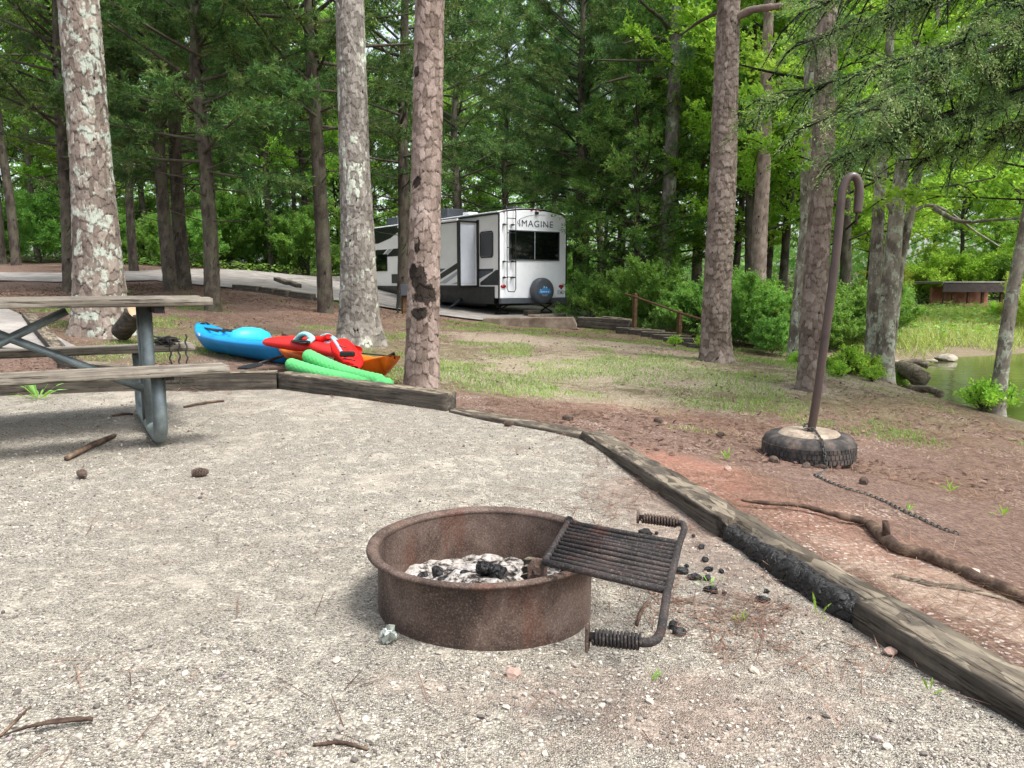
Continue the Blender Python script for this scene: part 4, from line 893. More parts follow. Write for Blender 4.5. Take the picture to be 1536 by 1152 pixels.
# lights, plate, camera
for cx_, cy_, nm in ((955, 655, 'tail_light'), (1325, 659, 'tail_light')):
    x, z = rear(cx_, cy_); o = rob(nm, MB().lathe([(.001, .03), (.06, .028), (.075, .0), (.001, 0)], 20, (x, -.03, z), False, [[1.3, 0, 0], [0, 0, -1], [0, -.7, 0]]), M_REDL, smooth=True)
x, z = rear(1325, 672); rob('tail_light', MB().box((x, -.035, z), (.06, .01, .05)), M_REDL)
for cx_, cy_ in ((960, 190), (1128, 184), (1158, 183), (1185, 186), (1340, 222)): x, z = rear(cx_, cy_); rob('marker_light', MB().box((x, -.04, z), (.07, .02, .025)), M_REDL, bevel=.006)
x, z = rear(1158, 200); rob('rear_camera', MB().box((x, -.06, z), (.10, .08, .07)), M_BLK, bevel=.01)
x, z = rear(1320, 696); pl = rob('number_plate', MB().box((x, -.036, z), (.24, .01, .13)), M_PLATE, bevel=.004); rob('plate_mark', MB().box((x + .02, -.043, z - .01), (.05, .004, .06)), M_GRY, pl)
# side: slide-out, windows, stripes
SY0, SY1, SD = 1.14, 4.9, .62
sl_ = rob('slide_out', MB().box((-SD / 2, (SY0 + SY1) / 2, 1.77), (SD, SY1 - SY0, 1.82)), M_CREAM)
tm = MB()
for c, s in (((-SD, SY0, 1.77), (.06, .10, 1.9)), ((-SD, SY1, 1.77), (.06, .10, 1.9)), ((-SD/2, (SY0+SY1)/2, 2.70), (SD + .05, SY1 - SY0 + .1, .05)), ((-SD/2, (SY0+SY1)/2, .84), (SD + .05, SY1 - SY0 + .1, .05))): tm.box(c, s)
rob('slide_trim', tm, M_BLK, sl_)
rob('slide_end', MB().box((-SD / 2, SY0 - .006, 1.77), (SD - .12, .012, 1.74)), plain('slide_end_panel', '#b9bec6', .4, 0, .5, .03), sl_)
rob('slide_seal', MB().box((-.012, SY0 - .075, 1.78), (.03, .10, 1.95)), M_BLK); rob('slide_seal', MB().box((-.012, SY1 + .075, 1.78), (.03, .10, 1.95)), M_BLK)
rob('awning_tube', MB().tube([(-SD - .03, SY0, 2.74), (-SD - .03, SY1, 2.74)], .035, 8), M_WHITE, sl_)
wd = rob('side_window', MB().prism([(y + .06 * a, z + .06 * b) for y, z, a, b in ((.30, 1.70, 1, 0), (.9, 1.70, -1, 0), (.9, 1.70, 0, 1), (.9, 2.36, 0, -1), (.9, 2.36, -1, 0), (.30, 2.36, 1, 0), (.30, 2.36, 0, -1), (.30, 1.70, 0, 1))], (0, 0, 0), (0, 1, 0), (0, 0, 1), (-.02, 0, 0)), M_GLASS)
rob('frame', MB().tube([(-.015, y, z) for y, z in ((.28, 1.72), (.28, 2.34), (.33, 2.39), (.87, 2.39), (.92, 2.34), (.92, 1.72), (.87, 1.67), (.33, 1.67), (.28, 1.72))], .02, 6), M_BLK, wd)
sidepoly([(.02, .87), (.02, 1.30), (.12, 1.30), (.95, .95), (.95, .87)], M_BLK, 'stripe'); sidepoly([(.3, 1.27), (.25, 1.34), (1.02, 1.34), (1.02, 1.27)], M_BLK, 'stripe')
sidepoly([(.5, 1.2), (.25, 1.27), (1.02, 1.27), (1.02, 1.05)], M_GRY, 'stripe')
for poly, mt_ in (([(1.2, 1.35), (1.2, 1.52), (3.0, .96), (3.0, .88), (2.75, .88)], M_BLK), ([(1.2, 1.18), (1.2, 1.28), (2.3, .92), (1.9, .92)], M_LGRY), ([(2.2, 1.26), (1.9, 1.36), (4.8, 1.36), (4.8, 1.26)], M_GRY), ([(1.2, .90), (1.2, .97), (1.6, .9)], M_LGRY)):
    sidepoly(poly, mt_, 'slide_stripe', x=-SD - .001)
for o in [c for c in rv.children if c.name.startswith('slide_stripe')]: o.parent = sl_
F0 = 5.2
sidepoly([(F0 + .5, 2.84), (LN - .05, 2.84), (LN - .05, 2.35), (F0 + 2.6, 2.35), (F0 + 1.6, 2.5)], M_BLK, 'stripe', lab='black swoop under the roof edge')
sidepoly([(F0 + .0, 1.86), (F0 + .0, 2.12), (F0 + 1.4, 2.12), (F0 + 2.0, 1.86)], M_BLK, 'stripe'); sidepoly([(F0 + 1.5, 2.12), (F0 + 1.75, 2.12), (F0 + 2.6, 1.75), (F0 + 2.2, 1.75)], M_LGRY, 'stripe'); sidepoly([(F0 + 1.9, 2.12), (LN - .1, 2.12), (LN - .1, 1.8), (F0 + 2.7, 1.75)], M_BLK, 'stripe')
side(F0 + 1.9, F0 + 3.6, 1.35, 1.95, M_GLASS, 'side_window', .03)
side(F0 + 1.05, F0 + 1.55, .92, 1.24, M_BLK, 'hatch', .02); side(F0 + .62, F0 + .8, .97, 1.06, M_GRY, 'filler_cap', .03); side(F0 + .95, F0 + 1.05, 1.28, 1.36, M_BLK, 'filler_cap', .03)
# roof gear
ac = rob('air_conditioner', MB().box((1.1, 4.6, ZT + .32), (.75, 1.05, .30), None, .88), M_GRY, bevel=.03); rob('roof_vent', MB().box((1.25, 1.0, roofz(1.2) + .09), (.42, .42, .12), None, .85), M_GRY, bevel=.02)
o = rob('air_conditioner', MB().box((1.1, 8.2, ZT + .30), (.75, 1.0, .28), None, .88), M_GRY, bevel=.03); rob('roof_vent', MB().box((.7, 2.6, roofz(.7) + .06), (.36, .36, .08)), M_WHITE, bevel=.02)
# wheels, jacks
for y in (3.7, 4.65):
    for x in (.12, W_ - .12):
        wl = rob('wheel', MB().lathe([(.2, -.1), (.33, -.1), (.36, -.07), (.36, .07), (.33, .1), (.2, .1)], 32, (x, y, .30), True, [[0, 0, 1], [1, 0, 0], [0, 1, 0]]), M_BLACK, smooth=True)
        rob('rim', MB().lathe([(.001, -.07), (.2, -.07), (.21, .09), (.001, .05)], 24, (x, y, .30), False, [[0, 0, 1], [1, 0, 0], [0, 1, 0]]), M_LGRY, wl, smooth=True)
for x in (.35, 1.95):
    jm = MB()
    for a, b in (((-.22, .30), (.22, .08)), ((.22, .30), (-.22, .08)), ((-.24, .05), (.24, .05)), ((-.24, .32), (.24, .32))): jm.tube([(x + a[0], .35, a[1]), (x + b[0], .35, b[1])], .022, 6)
    rob('stabiliser_jack', jm, M_BLK)
rob('sewer_hose', MB().tube(smooth_path([(-.05, 2.0, .45), (-.3, 2.2, .2), (-.6, 2.6, .06), (-1.0, 3.2, .04)], 5), .04, 10), M_GRY, smooth=True)
rv_ = lambda x, y, z=0: RVP + rotz(RVA) @ np.array([x, y, z])
# things about the trailer
M_KERB = NT('kerb_concrete'); kn = M_KERB.noise(M_KERB.pos(), 2.5, 6, .7)
M_KERB = M_KERB.pbr(M_KERB.ramp(kn, [(.3, '#50463c'), (.5, '#75685b'), (.7, '#988b7c')]), .95, 0, M_KERB.bump(kn, .5, .01), .15)
k0, k1 = at(722, 490, 19.35), at(868, 489, 19.0); L = np.linalg.norm(k1 - k0); d = (k1 - k0) / L; yaw = math.atan2(d[1], d[0])
mb = MB().prism([(0, 0), (L, 0), (L - .14, .30), (.05, .27)], k0 + np.array([0, 0, -.05]), unit([d[0], d[1], 0]), (0, 0, 1), np.array([-d[1], d[0], 0]) * .3)
solo('concrete_kerb', mb, M_KERB, 'mossy concrete kerb behind the trailer, sloped at its right end', 'kerb', bevel=.02)
tims = [((868, 490), (946, 494), 18.6, 18.0, 'long timber between the concrete kerb and the first rail post', .26), ((905, 486), (944, 490), 19.3, 18.8, 'short timber behind the long one beside the rail post', .22)]
for a, b, Ya, Yb, lb, hh in tims:
    p, q = at(*a, Ya), at(*b, Yb); timber(p[:2], q[:2], p[2] + hh - .02, q[2] + hh - .03, lb, seed=int(Ya * 10), h=hh, wdt=.2)
for i, (u, v, Y) in enumerate([(963, 502, 17.2), (983, 510, 16.7), (1003, 517, 16.2), (1022, 523, 15.7), (1040, 529, 15.2)]):
    c = at(u, v, Y); c[2] = max(c[2], g(c[0], c[1]) + .06); timber(c[:2] + np.array([-.5, .35]), c[:2] + np.array([.16, -.06]), c[2] + .10, c[2] + .10, ['timber step at the top of the flight by the handrail', 'second timber step from the top of the flight', 'third timber step from the top, midway down the flight', 'fourth timber step from the top of the flight', 'lowest timber step of the flight, nearest the pine'][i], seed=50 + i, h=.22, wdt=.2, group='timber steps going down by the handrail')
    timber(c[:2] + np.array([-.16, -.10]), c[:2] + np.array([.14, -.17]), c[2] + .02, c[2] + .0, ['side timber under the top step of the flight', 'side timber under the second step', 'side timber under the middle step', 'side timber under the fourth step', 'side timber under the lowest step'][i], seed=70 + i, h=.2, wdt=.16, group='side timbers of the steps')
hr = thing('handrail', 'wooden handrail on two posts running down beside the timber steps', 'handrail', at(951, 497, 17.4))
for u, v0, v1, Y in ((952, 443, 500, 17.4), (1019, 470, 516, 15.9)):
    obj('post', MB().box((at(u, v0, Y) + at(u, v1, Y)) / 2, (.085, .085, at(u, v0, Y)[2] - at(u, v1, Y)[2] + .1), rotz(.5)), W_POST, hr, bevel=.006)
obj('rail', MB().tube([at(938, 441, 17.8), at(952, 445, 17.3), at(1019, 469, 15.8), at(1062, 482, 15.0)], .024, 8), W_POST, hr)
up = thing('utility_post', 'brown wooden utility post with meter box beside the trailer', 'post', at(607, 474, 18.2))
b0 = at(607, 476, 18.2); t0_ = at(607, 430, 18.2)
obj('post', MB().box((b0 + t0_) / 2, (.13, .13, t0_[2] - b0[2] + .1), rotz(.4)), W_POST, up, bevel=.006)
obj('meter_box', MB().box(t0_ + np.array([0, -.10, -.08]), (.16, .09, .26)), M_GRY, up, bevel=.01)
solo('hose', MB().tube(smooth_path([t0_ + np.array([-.1, -.14, -.1]), t0_ + np.array([-.16, -.2, -.5]), b0 + np.array([-.13, -.2, .12]), b0 + np.array([-.3, -.2, .04])], 6), .022, 8), M_BLACK, 'black cable hanging off the utility post', 'cable', smooth=True)
c = rv_(1.2, -.7, .0); c[2] = g(c[0], c[1]) + .05; solo('paving_slab', MB().box(c, (1.1, .4, .10), rotz(RVA)), M_CONC, 'pale slab lying on the pad under the trailer bumper', 'slab', bevel=.02)
c = rv_(1.0, -.25, .0); c[2] = g(c[0], c[1]) + .10; solo('wooden_block', MB().box(c, (.5, .2, .16), rotz(RVA + .1)), W_DARK, 'grey wooden block on the pad beneath the trailer bumper', 'block', bevel=.01)

# ------------------------------------------------------------------ pavilion across the cove, logs at the shore
M_BRICK = NT('red_clay_block'); bn = M_BRICK.noise(M_BRICK.oco(), 3, 5, .7); M_BRICK = M_BRICK.pbr(M_BRICK.ramp(bn, [(.3, '#8a5545'), (.5, '#b07a66'), (.7, '#c39a86')]), .9)
sh = at(1445, 470, 36); sh[2] = g(sh[0], sh[1]) - .1
pv = thing('picnic_shelter', 'low picnic shelter with a flat dark roof across the cove', 'shelter', sh)
def sp_(u, v, dy=0): return at(u, v, 36 + dy)
zr = sp_(1430, 424)[2]
x0_, x1_ = sp_(1412, 440)[0], sp_(1502, 440)[0]; xm = (x0_ + x1_) / 2
obj('roof', MB().box((xm, 37.2, zr), (x1_ - x0_ + .4, 3.2, .12)), plain('shelter_roof', '#8d8880', .8), pv, bevel=.02)
obj('fascia', MB().box((xm, 35.63, zr - .22), (x1_ - x0_ + .3, .06, .42)), plain('shelter_fascia', '#463d3c', .8), pv)
obj('back_wall', MB().box((xm, 37.0, (zr + sh[2]) / 2 - .3), (x1_ - x0_ - .1, .2, zr - sh[2] + .2)), M_BRICK, pv)
for u in (1413, 1426, 1449, 1470, 1498): 
    p = sp_(u, 440); obj('roof_post', MB().box((p[0], 35.8, (zr + sh[2]) / 2 - .1), (.10, .1, zr - sh[2] - .25)), W_POST, pv)
a, b = sp_(1396, 458), sp_(1426, 480); obj('slatted_wall', MB().box(((a[0] + b[0]) / 2, 35.4, (a[2] + b[2]) / 2 - .1), (b[0] - a[0], .14, a[2] - b[2])), plain('slats', '#8e867b', .85), pv)
for i in range(5): obj('slat', MB().box(((a[0] + b[0]) / 2, 35.29, b[2] - .05 + i * (a[2] - b[2]) / 5), (b[0] - a[0] + .05, .06, .07)), W_PLANK, pv)
a, b = sp_(1426, 452), sp_(1500, 484); obj('block_wall', MB().box(((a[0] + b[0]) / 2, 35.4, (a[2] + b[2]) / 2 - .15), (b[0] - a[0], .25, a[2] - b[2] + .1)), M_BRICK, pv)
M_WLOG = m_wood('grey_log', ('#37322b', '#5d564a', '#857b6b', '#aaa08e'))
def shore_log(p, q, r, lb, seed):
    P = smooth_path([at(*p[:2], p[2]), (at(*p[:2], p[2]) + at(*q[:2], q[2])) / 2 + np.array([.05, 0, .03]), at(*q[:2], q[2])], 6)
    solo('driftwood_log', rough_tube(P, [r * .85, r, r], 12, seed, .2), M_WLOG, lb, 'log', smooth=True)
shore_log((1338, 551, 12.6), (1381, 568, 11.3), .13, 'thick broken driftwood log end at the waterline below the grey trunks', 3)
shore_log((1362, 583, 10.4), (1411, 592, 9.9), .05, 'thin dark driftwood log half in the water, nearest the pole', 5)
shore_log((1352, 545, 13.6), (1392, 548, 13.4), .07, 'pale driftwood log lying along the far side of the mud bank', 7)
for i, (u, v, Y, sz, lb) in enumerate([(1421, 537, 15.4, .28, 'flat grey rock at the water edge on the far bank'), (1398, 541, 14.9, .16, 'small rock beside the flat rock on the far bank'), (1340, 543, 14, .18, 'mossy rock beside the pale driftwood')]):
    c = at(u, v, Y); solo('rock', MB().add(*rock(c, (sz * 1.5, sz, sz * .5), 400 + i, 2)), plain('shore_rock', '#9b9284', .9, 0, .2, .25, 6, .02), lb, 'rock')
# ------------------------------------------------------------------ bark and foliage materials
def m_bark(name, plate, crackc, lichen=None, lscale=3.0, lamt=.5, burnt=None, green=None):
    t = NT(name); p = t.oco(); n = t.noise(p, 22, 5, .7); n2 = t.noise(p, 2.2, 4, .6); n3 = t.noise(p, 70, 3, .7); n4 = t.noise(t.map(p, (40, 40, 13)), 1.0, 4, .7)
    v = t.math('ADD', t.math('MULTIPLY', t.attr('pid'), .26), t.math('ADD', t.math('MULTIPLY', t.math('ADD', t.math('MULTIPLY', n, .5), t.math('MULTIPLY', n4, .5)), .62), t.math('ADD', .03, t.math('MULTIPLY', t.math('SUBTRACT', n2, .5), .7))))
    c = t.ramp(v, [(.15, plate[0]), (.38, plate[1]), (.55, plate[2]), (.78, plate[3])])
    c = t.mix(t.math('SUBTRACT', 1, t.rng(t.attr('crack'), .05, .5)), c, crackc)
    if lichen:
        l = t.noise(p, lscale, 6, .68, .5); nx = t.n('ShaderNodeSeparateXYZ'); t.L(p, nx.inputs[0])
        lm = t.math('MULTIPLY', t.rng(t.math('ADD', t.math('ADD', t.math('MULTIPLY', l, .8), t.math('MULTIPLY', n4, .25)), t.math('MULTIPLY', t.math('SUBTRACT', t.attr('pid'), .5), .10)), .60 - .15 * lamt, .66 - .15 * lamt), t.rng(t.attr('crack'), .1, .4))
        c = t.mix(t.math('MULTIPLY', lm, .72), c, t.ramp(n, [(.3, lichen[0]), (.6, lichen[1])]))
    if green: c = t.mix(t.math('MULTIPLY', t.rng(n2, .45, .65), green[1]), c, green[0])
    if burnt: c = t.mix(t.math('MULTIPLY', t.rng(t.math('ADD', t.attr('burnt'), t.math('MULTIPLY', t.math('SUBTRACT', t.noise(p, 9, 4, .7), .5), 1.6)), .4, .6), .9), c, '#17130f')
    return t.pbr(c, .92, 0, t.bump(t.math('ADD', n4, t.math('MULTIPLY', n3, .5)), .8, .012), .12)
B_PINE = m_bark('pine_bark', ('#40372f', '#655a51', '#7f736a', '#9a8e84'), '#1f1915')
B_RED = m_bark('reddish_pine_bark', ('#4b3f38', '#72645b', '#8d7d74', '#a8998f'), '#241c18', burnt=1)
B_GREY = m_bark('grey_pine_bark', ('#443f39', '#6c665f', '#88827a', '#a8a29a'), '#221e1a', lichen=('#a9b5a0', '#c3ccba'), lscale=2.2, lamt=.12)
B_LICH = m_bark('lichened_pine_bark', ('#453c35', '#6b6058', '#857a70', '#a0958b'), '#201a16', lichen=('#8c998a', '#b2bbae'), lscale=5, lamt=.42)
B_OAK = m_bark('oak_bark', ('#4a443c', '#6f685e', '#8d867a', '#aaa396'), '#332d27', lichen=('#9aa38c', '#bcc3b0'), lscale=6, lamt=.35)
B_DARK = m_bark('cedar_bark', ('#2b2722', '#443e37', '#5b544b', '#746c61'), '#1a1713', green=('#4c523a', .4))
def m_leaf(name, cols, trans=.35, gloss=.35, hue=.05):
    t = NT(name); a = t.attr('rnd'); oi = t.n('ShaderNodeObjectInfo').outputs['Random']
    c = t.ramp(a, [(i / (len(cols) - 1), x) for i, x in enumerate(cols)])
    h = t.n('ShaderNodeHueSaturation'); t.L(c, h.inputs['Color']); t.L(t.rng(oi, 0, 1, .5 - hue * .5, .5 + hue * .5, False), h.inputs['Hue']); t.L(t.rng(oi, 0, 1, .8, 1.2, False), h.inputs['Value']); c = h.outputs[0]
    b = t.n('ShaderNodeBsdfPrincipled'); t.L(c, b.inputs['Base Color']); b.inputs['Roughness'].default_value = .5; b.inputs['Specular IOR Level'].default_value = gloss
    tr = t.n('ShaderNodeBsdfTranslucent'); t.L(t.mix(.5, c, '#a8c838'), tr.inputs[0]) if trans > .3 else t.L(c, tr.inputs[0])
    mx = t.n('ShaderNodeMixShader'); mx.inputs[0].default_value = trans; t.L(b.outputs[0], mx.inputs[1]); t.L(tr.outputs[0], mx.inputs[2]); t.L(mx.outputs[0], t.out.inputs[0]); return t.m
L_CEDAR = m_leaf('cedar_needles', ['#2e462a', '#405f33', '#54753c', '#6b8747', '#78714b'], .3, .12, .03)
L_LCEDAR = m_leaf('young_cedar_needles', ['#344c28', '#4a6832', '#63823b', '#7f9a48', '#757046'], .28, .12, .03)
L_OAK = m_leaf('oak_leaves', ['#48702c', '#649336', '#82af42', '#a4c854'], .48, .25, .03)
L_BRIGHT = m_leaf('bright_leaves', ['#6a9a38', '#8ab946', '#a9d052', '#c6e268'], .52, .25, .03)
L_SHADE = m_leaf('shade_leaves', ['#446b34', '#5c8a42', '#78a64f', '#98c064'], .45, .25, .03)
L_PINE = m_leaf('pine_needles', ['#4b6a42', '#628452', '#7d9f66', '#98b37c'], .3, .2, .03)
L_BUSH = m_leaf('shrub_leaves', ['#456b38', '#5e8b45', '#7ba855', '#9cc46c'], .45, .25, .03)
L_YELL = m_leaf('yellow_green_leaves', ['#8a9c3a', '#a3b548', '#b9c75a', '#cdd874'], .5, .3)
L_GRASS = m_leaf('grass_blades', ['#4d6a2a', '#63863a', '#7f9f4a', '#a0a868'], .35, .2)
L_REED = m_leaf('reed_blades', ['#6f8a44', '#8ea558', '#a9b96e', '#c2c48a'], .4, .2)

# ------------------------------------------------------------------ trunks with bark plates
def bark_trunk(pts, rad, seg, rows, cw, ch, depth, seed, flare=0, lobes=5, zmax=None):
    pts = np.array(pts, float); rad = np.array(rad, float); L = np.r_[0, np.cumsum(np.linalg.norm(np.diff(pts, axis=0), axis=1))]
    s = np.linspace(0, L[-1], rows) if zmax is None else np.unique(np.r_[np.linspace(0, zmax, rows), np.linspace(zmax, L[-1], 30)])
    P = np.stack([np.interp(s, L, pts[:, k]) for k in range(3)], -1); r = np.interp(s, L, rad)
    P[:, :2] += (np.c_[vnoise(np.c_[s * .5, s * 0, s * 0], seed), vnoise(np.c_[s * .5, s * 0 + 9, s * 0], seed)] - .5) * .06 * min(1, r[0] * 4)
    th = np.arange(seg) * 2 * math.pi / seg; n = len(s)
    S, T = np.meshgrid(s, th, indexing='ij'); R0 = r.mean(); nc = max(5, round(2 * math.pi * R0 / cw))
    U = T / (2 * math.pi) * nc; Vv = S / ch
    ca_, sa_ = np.cos(T.ravel()) * R0 / cw, np.sin(T.ravel()) * R0 / cw; q3 = np.c_[ca_, sa_, Vv.ravel()]
    def wn(f, k): return (vnoise(q3 * f, seed + k) - .5).reshape(U.shape)
    Uw = U + .9 * wn(.5, 2) + .3 * wn(2.3, 4) + .12 * wn(6.5, 6); Vw = Vv + 1.1 * wn(.5, 3) + .35 * wn(2.1, 5) + .2 * wn(6.0, 7)
    F1 = np.full(U.shape, 9.); F2 = np.full(U.shape, 9.); PID = np.zeros(U.shape); PI2 = np.zeros(U.shape); DV = np.zeros(U.shape); iu, iv = np.floor(Uw), np.floor(Vw)
    def h(a, b, k):
        m = (np.mod(a, nc).astype(np.int64) * 73856093) ^ (b.astype(np.int64) * 19349663) ^ (seed * 83492791 + k * 2971215073)
        m = (m ^ (m >> 15)) * 2246822519 & 0xffffffff; m = (m ^ (m >> 13)) * 3266489917 & 0xffffffff; return ((m ^ (m >> 16)) & 0xffff) / 65535.
    for du in (-1, 0, 1):
        for dv in (-1, 0, 1):
            cu, cv = iu + du, iv + dv; ox = cu + .15 + .7 * h(cu, cv, 1); oy = cv + .1 + .8 * h(cu, cv, 2)
            d = np.maximum(np.abs(Uw - ox), np.abs(Vw - oy)) * .8 + .2 * np.hypot(Uw - ox, Vw - oy); pid = h(cu, cv, 3); closer = d < F1
            PI2 = np.where(closer, PID, np.where(d < F2, pid, PI2)); F2 = np.where(closer, F1, np.minimum(F2, d)); PID = np.where(closer, pid, PID); DV = np.where(closer, Vw - oy, DV); F1 = np.where(closer, d, F1)
    e = F2 - F1; crack = np.clip(e / .15, 0, 1); crack = crack * crack * (3 - 2 * crack); pair = np.mod((PID + PI2) * 917.31, 1); crack = 1 - (1 - crack) * np.clip(pair * 1.9 - .3, .08, 1)
    disp = depth * (crack * (.35 + .45 * PID) - .55 * DV * crack + .35 * (fbm(q3 * 2.6, seed + 8, 3).reshape(U.shape) - .5))
    fl = 1 + flare * np.exp(-S / (r[0] * 1.6)) * (1 + .5 * np.cos(T * lobes + seed) * np.exp(-S / (r[0] * 1.2)) + .3 * np.cos(T * 2 + seed * 2))
    rr = r[:, None] * fl + disp
    V = np.stack([P[:, 0][:, None] + rr * np.cos(T), P[:, 1][:, None] + rr * np.sin(T), np.broadcast_to(P[:, 2][:, None], T.shape)], -1).reshape(-1, 3)
    I = np.arange(n * seg).reshape(n, seg); J = np.roll(I, -1, 1)
    q = np.stack([I[:-1], J[:-1], J[1:], I[1:]], -1).reshape(-1, 4)
    m = MB(); m.v.append(V); m.n = len(V); m.f.append(q)
    return m, {'crack': crack.ravel(), 'pid': PID.ravel()}
def limb(m, P, r0, r1, k=7):
    P = np.array(P); m.tube(P, np.linspace(r0, r1, len(P)), k); return m
def trunk_from_px(pix, Y, seed, seg, rows, cw, ch, depth, flare, top=13.0, zvis=None, lobes=5):
    # pix: (u, v, width) from the root up; then straight on to the given height
    P = [at(u, v, Y) for u, v, w_ in pix]; zc = [Y * math.cos(PITCH) - (p[2] - 1) * math.sin(PITCH) for p in P]
    r = [w_ / F_PX * z / 2 for (u, v, w_), z in zip(pix, zc)]
    base = P[0].copy(); base[2] = g(base[0], base[1]) - .06
    P = [base] + P[1:]; d = unit(P[-1] - P[-2]); t_ = max(0, (base[2] + top - P[-1][2]) / d[2]); P.append(P[-1] + d * t_); r.append(r[-1] * .6)
    r = np.array(r); return P, r, bark_trunk(P, r - depth * .5, seg, rows, cw, ch, depth, seed, flare, lobes, zvis)
def main_pine(pix, Y, mat, label, seed, cw, ch, depth, flare=.25, seg=180, rows=460, name='pine_tree', burnt=None, lobes=5):
    zvis = at(768, 0, Y)[2] + .6
    P, r, (m, a) = trunk_from_px(pix, Y, seed, seg, rows, cw, ch, depth, flare, 13, zvis, lobes)
    t_ = thing(name, label, 'tree', P[0])
    if burnt:
        V = m.arrays(); b = np.zeros(len(V))
        for (u, v, ru, rv_) in burnt: 
            c = at(u, v, Y); b = np.maximum(b, np.exp(-(((V[:, 0] - c[0]) / (ru / F_PX * Y)) ** 2 + ((V[:, 2] - c[2]) / (rv_ / F_PX * Y)) ** 2)) * (V[:, 1] < P[0][1] + .05))
        a['burnt'] = b
    obj('trunk', m, mat, t_, smooth=True, attrs=a); return t_, P
TA, _ = main_pine([(156, 500, 66), (150, 420, 66), (137, 250, 57), (118, 0, 56)], 10.0, B_LICH, 'thick pine trunk crusted with pale green lichen behind the picnic table', 11, .060, .15, .018, .46)
TB, _ = main_pine([(543, 516, 54), (540, 450, 53), (530, 250, 45), (522, 0, 42)], 11.0, B_GREY, 'tall grey pine trunk with flared base just left of the trailer', 12, .042, .10, .011, .42)
TC, _ = main_pine([(634, 590, 52), (634, 550, 50), (636, 300, 46), (642, 0, 43)], 6.75, B_RED, 'reddish pine trunk with burnt patches right behind the timber', 13, .046, .095, .011, .10, rows=520, burnt=[(630, 418, 16, 22), (640, 440, 20, 18), (622, 405, 8, 12), (632, 470, 14, 12), (628, 275, 8, 10), (626, 110, 5, 8), (628, 372, 6, 10)], lobes=4)
TD, PD = main_pine([(1072, 541, 42), (1072, 480, 41), (1083, 250, 39), (1092, 0, 33)], 10.5, B_PINE, 'straight brown pine with a broken limb high up, by the steps', 14, .045, .09, .013, .40)
TE, _ = main_pine([(1214, 585, 38), (1217, 500, 36), (1234, 280, 33), (1243, 0, 31)], 8.6, B_PINE, 'brown pine trunk directly behind the lantern pole', 15, .042, .09, .012, .30)
def add_limb(root, pts, r0, r1, mat=B_DARK, nm='limb'):
    P = smooth_path([np.array(p) for p in pts], 5); m = rough_tube(P, [r0, (r0 + r1) / 2, r1], 8, 3, .2)
    obj(nm, m, mat, root, smooth=True, attrs={'crack': np.ones(len(m.arrays())), 'pid': vnoise(m.arrays() * 20, 3)})
add_limb(TD, [at(1100, 28, 10.45), at(1125, 16, 10.3), at(1150, 12, 10.1), at(1173, 8, 10.0)], .06, .035, B_RED, 'broken_limb')
add_limb(TD, [at(1080, 17, 10.6), at(1050, 32, 11), at(1022, 52, 11.5)], .03, .015)

